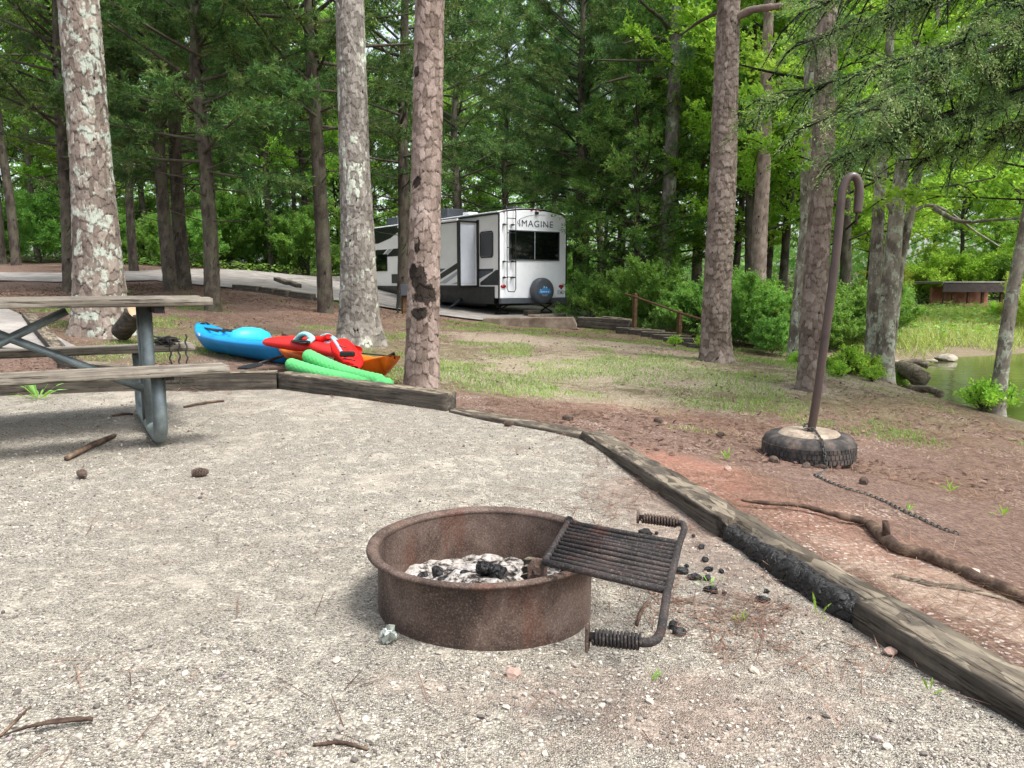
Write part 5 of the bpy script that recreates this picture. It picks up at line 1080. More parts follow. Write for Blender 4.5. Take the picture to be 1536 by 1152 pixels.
# ------------------------------------------------------------------ crowns grown on branches
def leaves(P, D, L, W, r_, flat=.5):
    n = len(P); U = r_.normal(size=(n, 3)); U[:, 2] *= (1 - flat); S = unit(np.cross(D, unit(np.cross(D, U) + 1e-6) * (1 - flat) + np.array([0, 0, 1.0]) * flat))
    L = L * r_.uniform(.65, 1.25, n)[:, None]; W = W * r_.uniform(.7, 1.2, n)[:, None]
    mid = P + D * L * .5; return np.stack([P, mid + S * W / 2, P + D * L, mid - S * W / 2], 1)
class Crown:
    def __init__(s, seed): s.r = np.random.default_rng(seed); s.q = []; s.rnd = []; s.w = MB()
    def branches(s, n, z0, z1, ln, elev, curve, axis=None, r0=.05, az=None, wood=True, s0=.0):
        r_ = s.r; zb = z0 + (z1 - z0) * (np.arange(n) + r_.uniform(0, 1, n)) / n
        azm = np.arange(n) * 2.399 + r_.normal(0, .35, n) if az is None else az(n, r_)
        f = (zb - z0) / (z1 - z0 + 1e-6); s.len = ln(f) * r_.uniform(.7, 1.2, n); el = elev(f) + r_.normal(0, .12, n)
        s.dir = np.c_[np.cos(azm) * np.cos(el), np.sin(azm) * np.cos(el), np.sin(el)]; s.b0 = np.c_[np.zeros(n), np.zeros(n), zb] if axis is None else axis(zb)
        s.cv = curve * r_.uniform(.6, 1.4, n); s.wig = r_.uniform(0, 6.3, n); s.n = n
        if wood:
            for i in range(n):
                sv = np.linspace(0, .95, 6); s.w.tube(s.pos(np.full(6, i), sv), np.linspace(1, .18, 6) * r0 * (s.len[i] / s.len.max()) ** .7, 5, False)
    def pos(s, i, t):
        p = s.b0[i] + s.dir[i] * (s.len[i] * t)[:, None]; p[:, 2] += s.cv[i] * s.len[i] * t ** 2
        side = np.c_[-s.dir[i][:, 1], s.dir[i][:, 0], np.zeros(len(t))]; return p + side * (np.sin(s.wig[i] + t * 4) * .07 * s.len[i] * t)[:, None]
    def twigs(s, N, per, tl, L, W, smin=.2, drop=.1, spread=1.0, flat=.5, up=.1, twood=0, jit=.6):
        r_ = s.r; pr = s.len / s.len.sum(); i = r_.choice(s.n, N, p=pr); t = smin + (1 - smin) * r_.uniform(0, 1, N) ** .75
        b = s.pos(i, t); e = s.pos(i, np.minimum(t + .05, 1.05)); tan = unit(e - b); sd = np.sign(r_.uniform(-1, 1, N))[:, None] * np.c_[-tan[:, 1], tan[:, 0], np.zeros(N)]
        D = unit(tan * .7 + sd * r_.uniform(.1, 1, N)[:, None] * spread + r_.normal(0, .35, (N, 3)) + np.array([0, 0, up])); T = tl * r_.uniform(.5, 1.3, N) * (1.15 - .5 * t)
        k = np.repeat(np.arange(N), per); q = r_.uniform(.05, 1, len(k)) ** .8
        P = b[k] + D[k] * (T[k] * q)[:, None]; P[:, 2] -= drop * T[k] * q ** 2; P += r_.normal(0, .02, P.shape)
        Dl = unit(D[k] * .8 + r_.normal(0, jit, (len(k), 3)) + np.array([0, 0, -drop * .3]))
        s.q.append(leaves(P, Dl, L, W, r_, flat))
        cl = r_.uniform(0, 1, N); s.rnd.append(np.clip(cl[k] * .65 + .35 * r_.uniform(0, 1, len(k)), 0, 1))
        if twood:
            for j in r_.choice(N, min(N, twood), replace=False): s.w.tube(np.array([b[j], b[j] + D[j] * T[j] * .5, b[j] + D[j] * T[j] - np.array([0, 0, drop * T[j]])]), [.012, .008, .003], 4, False)
    def mesh(s, name, mat):
        q = np.concatenate(s.q); m = MB().quads(q); return mesh_from(name, m, mat, False, {'rnd': np.repeat(np.concatenate(s.rnd), 4)})
def proto_trunk(H, r0, bark, seed, wood, lean=0, hi=False):
    pts = [(lean * z * .02 * math.sin(z), lean * z * .02, z) for z in np.linspace(-.2, H, 8)]
    m, a = bark_trunk(pts, np.linspace(r0, r0 * .2, 8), 28, 160, .05, .16, r0 * .10, seed, .3)
    nb = m.n; V = wood.arrays()
    if len(V): m.add(V, wood.f)
    a = {k: np.r_[v, np.full(len(V), .8 if k == 'crack' else .4)] for k, v in a.items()}
    return mesh_from('trunk', m, bark, True, a)
TREES = {}
def cedar(key, H, z0, R_, seed, leafmat=L_CEDAR, nt=2050, per=50, L=.10, W=.018, r0=.15, sag=.06):
    c = Crown(seed); c.branches(64, z0, H - .3, lambda f: R_ * (1 - f) ** .75 * (.55 + .45 * np.minimum(1, f * 5)) + .25, lambda f: .10 + .75 * f, sag, r0=.045)
    c.twigs(nt, per, .62, L, W, .28, .2, 1.1, .45, .12, 250)
    d = Crown(seed + 1); d.branches(12, max(.8, z0 - 1.8), z0 + .3, lambda f: .7 + R_ * .3 * f, lambda f: .05 + 0 * f, .1, r0=.022); c.w.add(d.w.arrays(), d.w.f)
    TREES[key] = (proto_trunk(H, r0, B_DARK, seed, c.w, 1), c.mesh('crown', leafmat))
cedar('c1', 12, 3.1, 3.6, 101); cedar('c2', 11, 2.7, 3.0, 102); cedar('c3', 13, 3.6, 4.0, 103, nt=2400); cedar('c4', 9, 1.5, 2.4, 104, L_LCEDAR, 1700, 30, .11, .022, r0=.1)
def broad(key, H, z0, R_, seed, leafmat, nt=1900, per=30, L=.10, W=.054, r0=.14, bark=B_DARK):
    c = Crown(seed); c.branches(46, z0, H * .96, lambda f: R_ * (.45 + .9 * np.sin(np.pi * np.clip(f * .85 + .15, 0, 1))) * .75, lambda f: .25 + .6 * f, .10, r0=.05)
    c.twigs(nt, per, .8, L, W, .3, .12, 1.2, .6, .15, 150, .7)
    TREES[key] = (proto_trunk(H, r0, bark, seed, c.w, 1.5), c.mesh('crown', leafmat))
broad('b1', 14, 4.2, 3.6, 201, L_SHADE, 2000); broad('b2', 12, 3.0, 3.4, 202, L_OAK, 2000); broad('b3', 13, 2.2, 3.6, 203, L_BRIGHT, 2200); broad('b4', 9, 1.2, 2.8, 204, L_SHADE, 1800, r0=.07); broad('b5', 15, 6.0, 3.8, 205, L_OAK, 2000)
def pine(key, H, z0, seed):
    c = Crown(seed); c.branches(34, z0, H, lambda f: 3.2 * (1 - f * .7), lambda f: .15 + .5 * f, .12, r0=.06)
    c.twigs(750, 60, .45, .22, .012, .35, .0, 1.0, .1, .3, 100, 1.0); TREES[key] = (proto_trunk(H, .2, B_PINE, seed, c.w, 1), c.mesh('crown', L_PINE))
pine('p1', 17, 6.5, 301); pine('p2', 15, 4.6, 302)
def shrub(key, H, R_, seed, leafmat, nt=900, per=24, L=.065, W=.033):
    c = Crown(seed); c.branches(26, .02, H * .45, lambda f: R_ * 1.0 + 0 * f, lambda f: .55 + .5 * f, .05, r0=.012); c.twigs(nt, per, .45, L, W, .15, .15, 1.3, .55, .3, 40, .8); c.twigs(nt // 3, per, .3, L * .6, W * .6, .4, .1, 1.3, .4, .5, 0, .9)
    me = mesh_from('stems', c.w, B_DARK, True, {'crack': np.ones(c.w.n), 'pid': np.full(c.w.n, .4)}); TREES[key] = (me, c.mesh('foliage', leafmat))
shrub('s1', 1.5, 1.0, 401, L_BUSH); shrub('s2', 2.2, 1.3, 402, L_SHADE, 1300); shrub('s3', 1.2, .9, 403, L_BRIGHT, 700); shrub('s4', 1.6, 1.2, 404, L_YELL, 900); shrub('s5', .5, .35, 405, L_BRIGHT, 90, 14, .09, .05)
def plant(key, loc, sc, rot, name, label, cat, group=None, parts=('trunk', 'crown'), lean=(0, 0)):
    t_ = thing(name, label, cat, loc, rot, group); t_.scale = (sc, sc, sc); t_.rotation_euler = (lean[0], lean[1], rot)
    for me, nm in zip(TREES[key], parts):
        o = bpy.data.objects.new(nm, me); COL.objects.link(o); o.parent = t_
    return t_
def spot(u, Y): 
    x = (u - 768) / F_PX * (Y * .9914 + .1); return (x, Y, g(x, Y) - .03)
# ------------------------------------------------------------------ the trees one by one
ced = 'dark cedars behind the pines'
for u, Y, key, sc, rot, lb in [
    (320, 14.0, 'c2', .92, .4, 'slim dark cedar standing between road and timber steps, left of the mossy trunk'),
    (258, 18.0, 'c1', 1.0, 2.0, 'dark cedar on the left of the two close trunks by the road'), (279, 18.8, 'c2', 1.12, 3.1, 'dark cedar on the right of the two close trunks by the road'),
    (489, 15.5, 'c3', 1.0, 1.1, 'thick dark cedar with mossy trunk left of the grey pine'), (605, 20.0, 'c1', 1.08, 5.0, 'dark cedar whose trunk rises behind the red pine, beside the trailer'),
    (864, 25.2, 'c3', 1.0, 4.0, 'dark cedar touching the right rear corner of the trailer'), (878, 26.5, 'c2', 1.15, 2.7, 'thin-stemmed dark cedar second to the right from the trailer corner'),
    (760, 34.0, 'c3', 1.1, .2, 'tall dark cedar behind the trailer roof'), (690, 31.0, 'c1', 1.2, .9, 'dark cedar behind the trailer, left of its tall neighbour'), (108, 17.0, 'c1', .9, 5.5, 'dark cedar half hidden behind the lichened pine'),
    (205, 24.5, 'c1', .9, 3.6, 'dark cedar beyond the road, right of the lichened pine'), (410, 33.0, 'c2', 1.05, 1.9, 'dark cedar beyond the bend of the road'), (930, 30.0, 'c1', 1.1, 3.3, 'dark cedar in the woods right of the trailer')]:
    plant(key, spot(u, Y), sc, rot, 'cedar_tree', lb, 'tree', ced)
for u, Y, key, sc, rot, lb in [(955, 22.0, 'c4', 1.0, 1.0, 'yellow-green young cedar left of the ivy-clad pine'), (1010, 24.5, 'c4', .9, 2.2, 'young cedar right behind the ivy-clad pine'), (905, 24.0, 'c4', .7, 3.9, 'small young cedar between trailer and handrail')]:
    plant(key, spot(u, Y), sc, rot, 'cedar_tree', lb, 'tree', 'young cedars right of the trailer')
# the pine with curved limbs behind the handrail
P, r, (m, a) = trunk_from_px([(993, 482, 25), (998, 380, 21), (1008, 200, 20), (1017, 0, 19)], 22.0, 21, 48, 200, .06, .12, .02, .25, 15)
TH = thing('pine_tree', 'tall grey pine with bare curved limbs and ivy at its foot, behind the handrail', 'tree', P[0]); obj('trunk', m, B_GREY, TH, smooth=True, attrs=a)
for pts in ([(1006, 48), (992, 28), (972, 12), (955, -5)], [(1003, 68), (990, 58), (970, 56), (935, 66)], [(1000, 98), (985, 92), (950, 91), (895, 90)], [(1000, 118), (975, 115), (945, 115), (908, 124)], [(1013, 50), (1035, 35), (1060, 24), (1078, 15)]):
    add_limb(TH, [at(u, v, 21.9 - .4 * i) for i, (u, v) in enumerate(pts)], .075, .02)
c = Crown(77); c.branches(20, 5.5, 13, lambda f: 2.6 - f, lambda f: .2 + .3 * f, .1, r0=.03, wood=False); c.twigs(420, 55, .5, .22, .012, .55, 0, 1, .1, .3, 0, 1.0)
o = bpy.data.objects.new('crown', c.mesh('crown', L_PINE)); COL.objects.link(o); o.parent = TH
c = Crown(78); rr_ = np.random.default_rng(5); n = 2600; z = rr_.uniform(0, 3.4, n) ** 1.0; th = rr_.uniform(0, 6.3, n); ra = .26 + rr_.uniform(0, .28, n) * (1 - z / 4.5)
Pv = np.c_[ra * np.cos(th) + P[0][0], ra * np.sin(th) + P[0][1], z + P[0][2]]; m = MB().quads(leaves(Pv, unit(np.c_[np.cos(th), np.sin(th), -.4 + 0 * th]), .12, .09, rr_, .3))
solo('ivy', m, L_SHADE, 'green ivy climbing the foot of the tall grey pine', 'ivy', attrs={'rnd': np.repeat(rr_.uniform(0, 1, n), 4)})
# trunks toward the water
P, r, (m, a) = trunk_from_px([(1136, 455, 24), (1140, 330, 22), (1148, 190, 18), (1152, 60, 15)], 18.5, 22, 40, 160, .06, .11, .02, .2, 12)
t_ = thing('pine_tree', 'pinkish pine trunk hung with vines, back in the woods right of the broken-limbed pine', 'tree', P[0]); obj('trunk', m, B_RED, t_, smooth=True, attrs=a)
c = Crown(79); c.branches(18, 5, 11, lambda f: 2.6 - f, lambda f: .3 + .3 * f, .1, r0=.03); c.twigs(500, 24, .7, .12, .07, .3, .1, 1.2, .6, .15, 40, .7); o = bpy.data.objects.new('crown', c.mesh('crown', L_BRIGHT)); COL.objects.link(o); o.parent = t_
obj('limb', MB().add(c.w.arrays() + np.array(t_.location), c.w.f), B_DARK, t_, smooth=True)
P, r, (m, a) = trunk_from_px([(1196, 505, 30), (1203, 430, 26), (1212, 330, 24), (1216, 200, 22)], 13.2, 23, 48, 160, .05, .14, .012, .2, 11)
t_ = thing('oak_tree', 'pale grey trunk leaning behind the brown pine at the shrubs', 'tree', P[0]); obj('trunk', m, B_OAK, t_, smooth=True, attrs=a)
c = Crown(80); c.branches(18, 4.5, 10, lambda f: 2.8 - f, lambda f: .3 + .3 * f, .1, r0=.03); c.twigs(650, 24, .7, .11, .065, .3, .1, 1.2, .6, .15, 40, .7); o = bpy.data.objects.new('crown', c.mesh('crown', L_BRIGHT)); COL.objects.link(o); o.parent = t_; o.location = (0.6, 0, 0)
obj('limb', MB().add(c.w.arrays() + np.array(t_.location), c.w.f), B_DARK, t_, smooth=True)
# oak clump at the bank: three stems, one tree
b = at(1318, 572, 11.0); oc = thing('oak_tree', 'three-stemmed grey oak growing from one foot at the bank', 'tree', (b[0], b[1], g(b[0], b[1])))
for i, (pix, Y) in enumerate([([(1308, 556, 22), (1312, 430, 19), (1318, 320, 17), (1330, 160, 14), (1335, 60, 12)], 11.3), ([(1326, 578, 28), (1330, 480, 25), (1343, 330, 22), (1362, 170, 18), (1376, 60, 15)], 10.9), ([(1334, 500, 15), (1350, 400, 14), (1366, 320, 13), (1382, 240, 11), (1395, 120, 9)], 11.2)]):
    P, r, (m, a) = trunk_from_px(pix, Y, 31 + i, 44, 220, .045, .12, .008, .22, 8.5)
    if i == 2: m.v[0][:, 2] = np.maximum(m.v[0][:, 2], -9)
    obj('trunk', m, B_OAK, oc, smooth=True, attrs=a)
for pts, r0 in (([at(1378, 255, 11.2), at(1400, 312, 11.1), at(1440, 332, 10.9), at(1490, 330, 10.6), at(1545, 326, 10.3)][1:], .035), ([at(1366, 320, 11.2), at(1390, 308, 11.2), at(1420, 316, 11.2), at(1460, 345, 11.4), at(1500, 370, 11.6)], .03), ([at(1343, 330, 10.9), at(1310, 260, 10.7), at(1290, 200, 10.5)], .03), ([at(1366, 150, 10.9), at(1420, 100, 10.5), at(1480, 60, 10)], .035)):
    add_limb(oc, pts, r0, r0 * .35, B_OAK)
c = Crown(81); loc = np.array(oc.location)
c.branches(40, 2.6, 8.0, lambda f: 2.9 - 1.0 * f, lambda f: .15 + .5 * f, .08, r0=.02, axis=lambda zb: np.c_[.12 * zb - .1, 0 * zb, zb]); c.twigs(1500, 20, .55, .085, .05, .35, .12, 1.2, .65, .1, 200, .7)
o = bpy.data.objects.new('crown', c.mesh('crown', L_BRIGHT)); COL.objects.link(o); o.parent = oc; obj('limb', MB().add(c.w.arrays() + loc, c.w.f), B_OAK, oc, smooth=True)
# leaning tree out at the water
P, r, (m, a) = trunk_from_px([(1491, 612, 26), (1500, 560, 20), (1513, 470, 19), (1530, 380, 17), (1552, 260, 14), (1575, 100, 10)], 9.0, 35, 44, 220, .045, .12, .008, .18, 7)
tl = thing('oak_tree', 'leaning grey tree rooted at the waterline, cut by the right edge', 'tree', P[0]); obj('trunk', m, B_OAK, tl, smooth=True, attrs=a)
c = Crown(82); c.branches(30, 2.3, 6, lambda f: 2.2 - .8 * f, lambda f: .1 + .5 * f, .03, r0=.018, axis=lambda zb: np.c_[.16 * zb, 0 * zb, zb]); c.twigs(900, 18, .5, .08, .05, .35, .15, 1.2, .65, .05, 200, .7)
o = bpy.data.objects.new('crown', c.mesh('crown', L_BRIGHT)); COL.objects.link(o); o.parent = tl; obj('limb', MB().add(c.w.arrays() + np.array(tl.location), c.w.f), B_OAK, tl, smooth=True)
# cedar just outside the frame on the right, its boughs hanging into the picture
cx_, cy_ = 7.6, 8.6; co = thing('cedar_tree', 'feathery dark cedar boughs hanging in from the upper right, in front of the brown pine', 'tree', (cx_, cy_, g(cx_, cy_)))
pts = [(0, 0, z) for z in np.linspace(-.3, 9, 8)]; m, a = bark_trunk(pts, np.linspace(.19, .05, 8), 32, 160, .05, .16, .012, 61, .3); obj('trunk', m, B_DARK, co, smooth=True, attrs=a, world=False)
ends = [(1170, 150, 6.6, 4.3), (1215, 60, 6.9, 4.9), (1225, 190, 6.3, 4.0), (1290, 120, 6.8, 4.2), (1300, 40, 7.2, 5), (1350, 170, 7.3, 3.9), (1400, 60, 7.4, 4.6), (1420, 190, 7.0, 3.6), (1320, 215, 6.9, 3.5), (1460, 120, 7.8, 4.2), (1480, 20, 8, 5), (1500, 210, 7.6, 3.5), (1250, -60, 7.2, 5.5), (1380, -60, 7.6, 5.6), (1180, 30, 7.0, 5), (1270, 175, 6.2, 4.0), (1390, 240, 7.2, 3.3), (1200, 250, 6.8, 3.4)]
E = np.array([at(u, v, Y) for u, v, Y, z in ends]) - np.array(co.location); Z0 = np.array([z for *_, z in ends]) - co.location[2] + np.random.default_rng(3).uniform(-.3, .2, len(ends))
c = Crown(83); c.b0 = np.c_[np.zeros(len(E)), np.zeros(len(E)), Z0]; dv = E - c.b0; c.len = np.linalg.norm(dv, axis=1); c.cv = np.full(len(E), -.10); dv[:, 2] += .10 * c.len; c.dir = dv / c.len[:, None]; c.wig = np.arange(len(E)) * 1.7; c.n = len(E)
for i in range(c.n): sv = np.linspace(0, 1, 12); c.w.tube(c.pos(np.full(12, i), sv), np.linspace(.045, .008, 12), 6, False)
c.twigs(1550, 85, .5, .036, .0085, .40, .35, 1.0, .35, -.05, 700, .45)
o = bpy.data.objects.new('crown', c.mesh('crown', m_leaf('bough_needles', ['#3a5030', '#4e6538', '#677f46', '#819256', '#82785a'], .25, .15))); COL.objects.link(o); o.parent = co; obj('limb', c.w, B_DARK, co, smooth=True, world=False)

# ------------------------------------------------------------------ woods behind
def ordinal(i): return ['leftmost', 'second from the left', 'third from the left', 'fourth from the left', 'fifth from the left', 'sixth from the left', 'seventh from the left', 'eighth from the left', 'ninth from the left', 'tenth from the left', 'eleventh from the left', 'twelfth from the left', 'thirteenth from the left', 'fourteenth from the left', 'fifteenth from the left', 'sixteenth from the left', 'seventeenth from the left', 'eighteenth from the left', 'nineteenth from the left', 'twentieth from the left'][i]
def row(specs, keys, phrase, group, name='forest_tree', cat='tree', parts=('trunk', 'crown'), seed=0, sc=(.85, 1.2)):
    r_ = np.random.default_rng(seed); specs = sorted(specs, key=lambda q: q[0])
    for i, (u, Y) in enumerate(specs): plant(keys[int(r_.integers(len(keys)))], spot(u, Y), r_.uniform(*sc), r_.uniform(0, 6.3), name, ordinal(i) + ' of ' + phrase, cat, group, parts)
row([(510, 45), (560, 42), (620, 46), (680, 43), (740, 47), (800, 42)], ['b4'], 'the leafy saplings deep in the woods behind the trailer', 'saplings behind the trailer', name='sapling', seed=22, sc=(1.0, 1.3))
row([(1385, 40), (1412, 41), (1440, 40), (1468, 41), (1495, 40), (1522, 41), (1550, 40)], ['s1', 's3', 's2'], 'the green bushes close behind the shelter', 'bushes behind the shelter', 'shrub', 'shrub', ('stems', 'foliage'), 24, (1.3, 1.9))
row([(1500, 30.0), (1512, 29.0)], ['s3', 's4'], 'the low yellow-green bushes at the foot of the shelter', 'low bushes at the foot of the shelter', 'shrub', 'shrub', ('stems', 'foliage'), 23, (.35, .5))
row([(8, 30), (30, 27.5), (62, 38), (150, 40), (178, 33), (225, 36), (345, 38), (378, 36), (445, 42), (460, 34), (520, 44)], ['b1', 'b5', 'b1', 'b2'], 'the slim green forest trees beyond the road', 'slim forest trees beyond the road', seed=1, sc=(.85, 1.15))
row([(20, 40), (100, 45), (200, 48), (290, 42), (330, 50), (400, 47), (485, 50)], ['b4'], 'the low leafy saplings deep in the woods on the left', 'saplings deep in the woods on the left', name='sapling', seed=2)
row([(830, 36), (900, 38), (985, 34), (1045, 30), (1085, 36), (900, 46), (1130, 42)], ['b1', 'p2', 'b2', 'p1'], 'the forest trees behind the young cedars and tall grey pine', 'forest trees behind the young cedars', seed=3)
row([(1075, 27), (1125, 21), (1100, 24), (1150, 27), (1175, 22), (1235, 26), (1262, 20), (1300, 30), (1345, 37), (1310, 25)], ['b3', 'b2', 'b3'], 'the bright green trees behind the shrubs near the water', 'bright green trees behind the shrubs', seed=4, sc=(.8, 1.05))
row([(1330, 42), (1400, 46), (1440, 42), (1490, 44), (1530, 40)], ['b2', 'b3', 'b1'], 'the trees on the far bank behind the shelter', 'trees on the far bank', seed=5, sc=(.75, 1.0))
row([(1520, 33), (1580, 27)], ['b3'], 'the two bright trees at the right edge above the cove', 'bright trees above the cove', seed=15, sc=(.7, .9))
sp2 = ('stems', 'foliage')
row([(1078, 19.5), (1102, 17), (1122, 18.5), (1146, 16.5), (1165, 18), (1180, 16), (1060, 21), (1112, 15.8), (1160, 15)], ['s1', 's2', 's1'], 'the leafy shrubs between broken-limbed pine and pole', 'shrubs between the pines', 'shrub', 'shrub', sp2, 6, (.5, .85))
row([(1245, 16.5), (1262, 18), (1282, 17), (1240, 19), (1322, 22), (1318, 18), (1300, 19.5)], ['s2', 's1'], 'the leafy shrubs behind the oak clump', 'shrubs behind the oak clump', 'shrub', 'shrub', sp2, 7, (.6, .95))
row([(1545, 25.5), (1548, 29), (1560, 23), (1556, 33), (1330, 30)], ['s4', 's3', 's4'], 'the yellow-green shrubs in front of the shelter', 'yellow-green shrubs by the shelter', 'shrub', 'shrub', sp2, 8, (.7, 1.0))
row([(885, 22), (915, 21), (945, 20), (975, 19.5), (1012, 18.5), (1040, 17.8), (930, 25), (1000, 26), (870, 27)], ['s2', 's1'], 'the shade shrubs behind the handrail', 'shrubs behind the handrail', 'shrub', 'shrub', sp2, 9, (.55, .95))
row([(5, 33), (25, 34), (65, 32), (90, 36), (165, 33), (210, 37), (245, 31), (300, 36), (335, 33), (352, 38), (395, 34), (430, 38), (455, 33), (290, 29), (500, 40), (560, 42), (640, 44), (700, 42), (770, 44), (830, 42)], ['s2', 's1', 's2'], 'the undergrowth shrubs along the far side of the road', 'undergrowth along the road', 'shrub', 'shrub', sp2, 10, (.9, 1.7))
row([(1300, 10.6), (1290, 11.2), (1276, 10.5), (1345, 12.2), (1500, 9.2), (1262, 9.9), (1208, 12.5), (1195, 13.0), (1312, 10.0), (1250, 11.4), (1480, 8.9)], ['s5'], 'the little bright seedlings along the bank', 'seedlings along the bank', 'seedling', 'seedling', sp2, 11, (.3, .6))
for u, v, s_, lb in [(1054, 512, .2, 'small green bush at the lowest timber step'), (1012, 512, .1, 'small green bush beside the middle of the timber steps')]:
    p = at(u, v + 14, 14.6); plant('s5', (p[0], p[1], g(p[0], p[1])), s_ + .2, u, 'shrub', lb, 'shrub', None, sp2)
# far woods that read as one mass
r_ = np.random.default_rng(12); cl = []
for k in range(1500):
    a = r_.uniform(-1.0, .95); d = r_.uniform(52, 78); x, y = d * math.sin(a) * 1.15, d * math.cos(a) * 1.0; z = r_.uniform(0, 1) ** 1.25 * 21
    if y < 30: continue
    cl.append((x, y, g(x, y) + z + .5, r_.uniform(1.3, 2.6)))
cl = np.array(cl); per = 110; k = np.repeat(np.arange(len(cl)), per); n = len(k)
Pf = cl[k, :3] + r_.normal(0, .55, (n, 3)) * cl[k, 3:4] * np.array([1, 1, .75]); Df = unit(r_.normal(size=(n, 3)) + np.array([0, 0, -.3]))
m = MB().quads(leaves(Pf, Df, .42, .26, r_, .5)); tag(obj('forest', m, m_leaf('far_leaves', ['#56783f', '#729550', '#8fae64', '#aec580'], .4, .2), attrs={'rnd': np.repeat(np.clip(.6 * r_.uniform(0, 1, len(cl))[k] + .4 * r_.uniform(0, 1, n), 0, 1), 4)}), kind='stuff')

# ------------------------------------------------------------------ grass, reeds, straw, gravel stones: what nobody would count
def scatter(n, xr, yr, dens, seed):
    r_ = np.random.default_rng(seed); x = r_.uniform(*xr, n); y = r_.uniform(*yr, n); keep = r_.uniform(0, 1, n) < dens(x, y); x, y = x[keep], y[keep]
    z = gz(x, y) + (fbm(np.c_[x * 1.1, y * 1.1, x * 0], 3) - .5) * .10 * np.clip(np.hypot(x, y) / 30, .35, 1) + (fbm(np.c_[x * 5, y * 5, x * 0], 9) - .5) * .03 * np.clip(np.hypot(x, y) / 30, .35, 1)
    return x, y, z, r_
ROADS = [[(-40, 17), (-26, 18.6), (-12, 20.4), (-9.6, 22.0), (-6.7, 26), (-5.4, 32), (-5, 46), (-8.0, 46), (-8.4, 33), (-10.0, 27), (-13, 23.2), (-26, 21.2), (-40, 19.6)],
         [(1.5, 20.6), (-.9, 19.7), (-3.4, 19.6), (-5.3, 18.9), (-7.5, 20.0), (-9.9, 21.6), (-7.6, 24.7), (-6.0, 23.4), (-4.9, 24.5), (-6.5, 33), (-2.6, 33.5), (3.2, 24.5)], [(-4.6, 8.3), (-6.75, 10.6), (-10.5, 14.6), (-14, 18.2), (-20, 18.6), (-17, 10), (-12, 7.6)]]
def clear(x, y):
    k = ~inside(PAD_IN, x, y)
    for q in ROADS: k &= ~inside(q, x, y)
    return k
def gdens(x, y):
    G, S_, C_l, Wd, Md = masks(x, y); nz = fbm(np.c_[x * 1.5, y * 1.1, x * 0], 31, 5); d = np.clip((G + (nz - .5) * 4.2 - .72) * 1.6, 0, .95) * (1 - np.clip(Md * 2, 0, 1)); return d * clear(x, y)
def blades(x, y, z, r_, h, w_, lean=.35):
    n = len(x); a = r_.uniform(0, 6.3, n); D = unit(np.c_[np.cos(a) * lean, np.sin(a) * lean, np.ones(n)] + r_.normal(0, .2, (n, 3))); S = np.c_[-np.sin(a), np.cos(a), 0 * a] * w_ / 2; H = (h * r_.uniform(.4, 1.3, n))[:, None]
    P = np.c_[x, y, z - .005]; tip = P + D * H + np.c_[np.cos(a), np.sin(a), -.5 + 0 * a] * H * .25; return np.stack([P - S, P + S, tip + S * .3, tip - S * .3], 1)
x, y, z, r_ = scatter(420000, (-9, 9), (5.6, 20), gdens, 51)
m = MB().quads(blades(x, y, z, r_, .042, .007)); tag(obj('grass', m, L_GRASS, attrs={'rnd': np.repeat(np.clip(fbm(np.c_[x, y, x * 0] * 1.3, 2) + r_.normal(0, .18, len(x)), 0, 1), 4)}), kind='stuff')
x, y, z, r_ = scatter(60000, (5, 26), (13, 34), lambda x, y: np.clip((gz(x, y) + .56) / .05, 0, 1) * clear(x, y) * (fbm(np.c_[x, y, x * 0] * .6, 6) > .38) * (y > 15.2) * (x > 7.4 - (y - 15) * .2), 52)
m = MB().quads(blades(x, y, z, r_, .34, .018, .45)); tag(obj('reeds', m, L_REED, attrs={'rnd': np.repeat(r_.uniform(0, 1, len(x)), 4)}), kind='stuff')
def udens(x, y): return clear(x, y) * np.clip(masks(x, y)[3], 0, 1) * (fbm(np.c_[x, y, x * 0] * .5, 8) > .47) * (gz(x, y) > -.5)
x, y, z, r_ = scatter(90000, (-34, 26), (17, 50), udens, 53)
n = len(x); a = r_.uniform(0, 6.3, n); Pq = np.c_[x, y, z + r_.uniform(.03, .3, n)]; m = MB().quads(leaves(Pq, unit(np.c_[np.cos(a), np.sin(a), r_.uniform(-.2, .5, n)]), .16, .09, r_, .6))
tag(obj('ground_cover', m, L_SHADE, attrs={'rnd': np.repeat(r_.uniform(0, 1, n), 4)}), kind='stuff')
# pine straw
def straw(n, xr, yr, dens, seed, zf=None, L=.13, W=.0015, lift=.004):
    x, y, z, r_ = scatter(n, xr, yr, dens, seed); z = z if zf is None else zf(x, y); k = len(x); a = r_.uniform(0, 6.3, k); L_ = L * r_.uniform(.4, 1.2, k)
    D = np.c_[np.cos(a), np.sin(a), 0 * a] * L_[:, None] / 2; S = np.c_[-np.sin(a), np.cos(a), 0 * a] * (W * (1 + .25 * np.maximum(0, np.hypot(x, y) - 3)))[:, None] / 2; P = np.c_[x, y, z + lift + r_.uniform(0, .012, k)]; tl = np.c_[0 * a, 0 * a, r_.normal(0, .012, k)]
    return np.stack([P - D - S, P - D + S, P + D + S + tl, P + D - S + tl], 1), r_
M_STRAW = m_leaf('pine_straw_blades', ['#4b382e', '#664d40', '#7d6253', '#957a65'], .1, .2)
q1, r_ = straw(90000, (-.2, 8), (1.4, 9), lambda x, y: clear(x, y) * np.clip(1 - masks(x, y)[0] * 1.2, 0, 1) * np.clip((fbm(np.c_[x, y, x * 0] * 1.1, 14) - .3) * 3, 0.05, 1) * (masks(x, y)[4] < .3), 54)
tag(obj('pine_straw', MB().quads(q1), M_STRAW, attrs={'rnd': np.repeat(r_.uniform(0, 1, len(q1)), 4)}), kind='stuff')
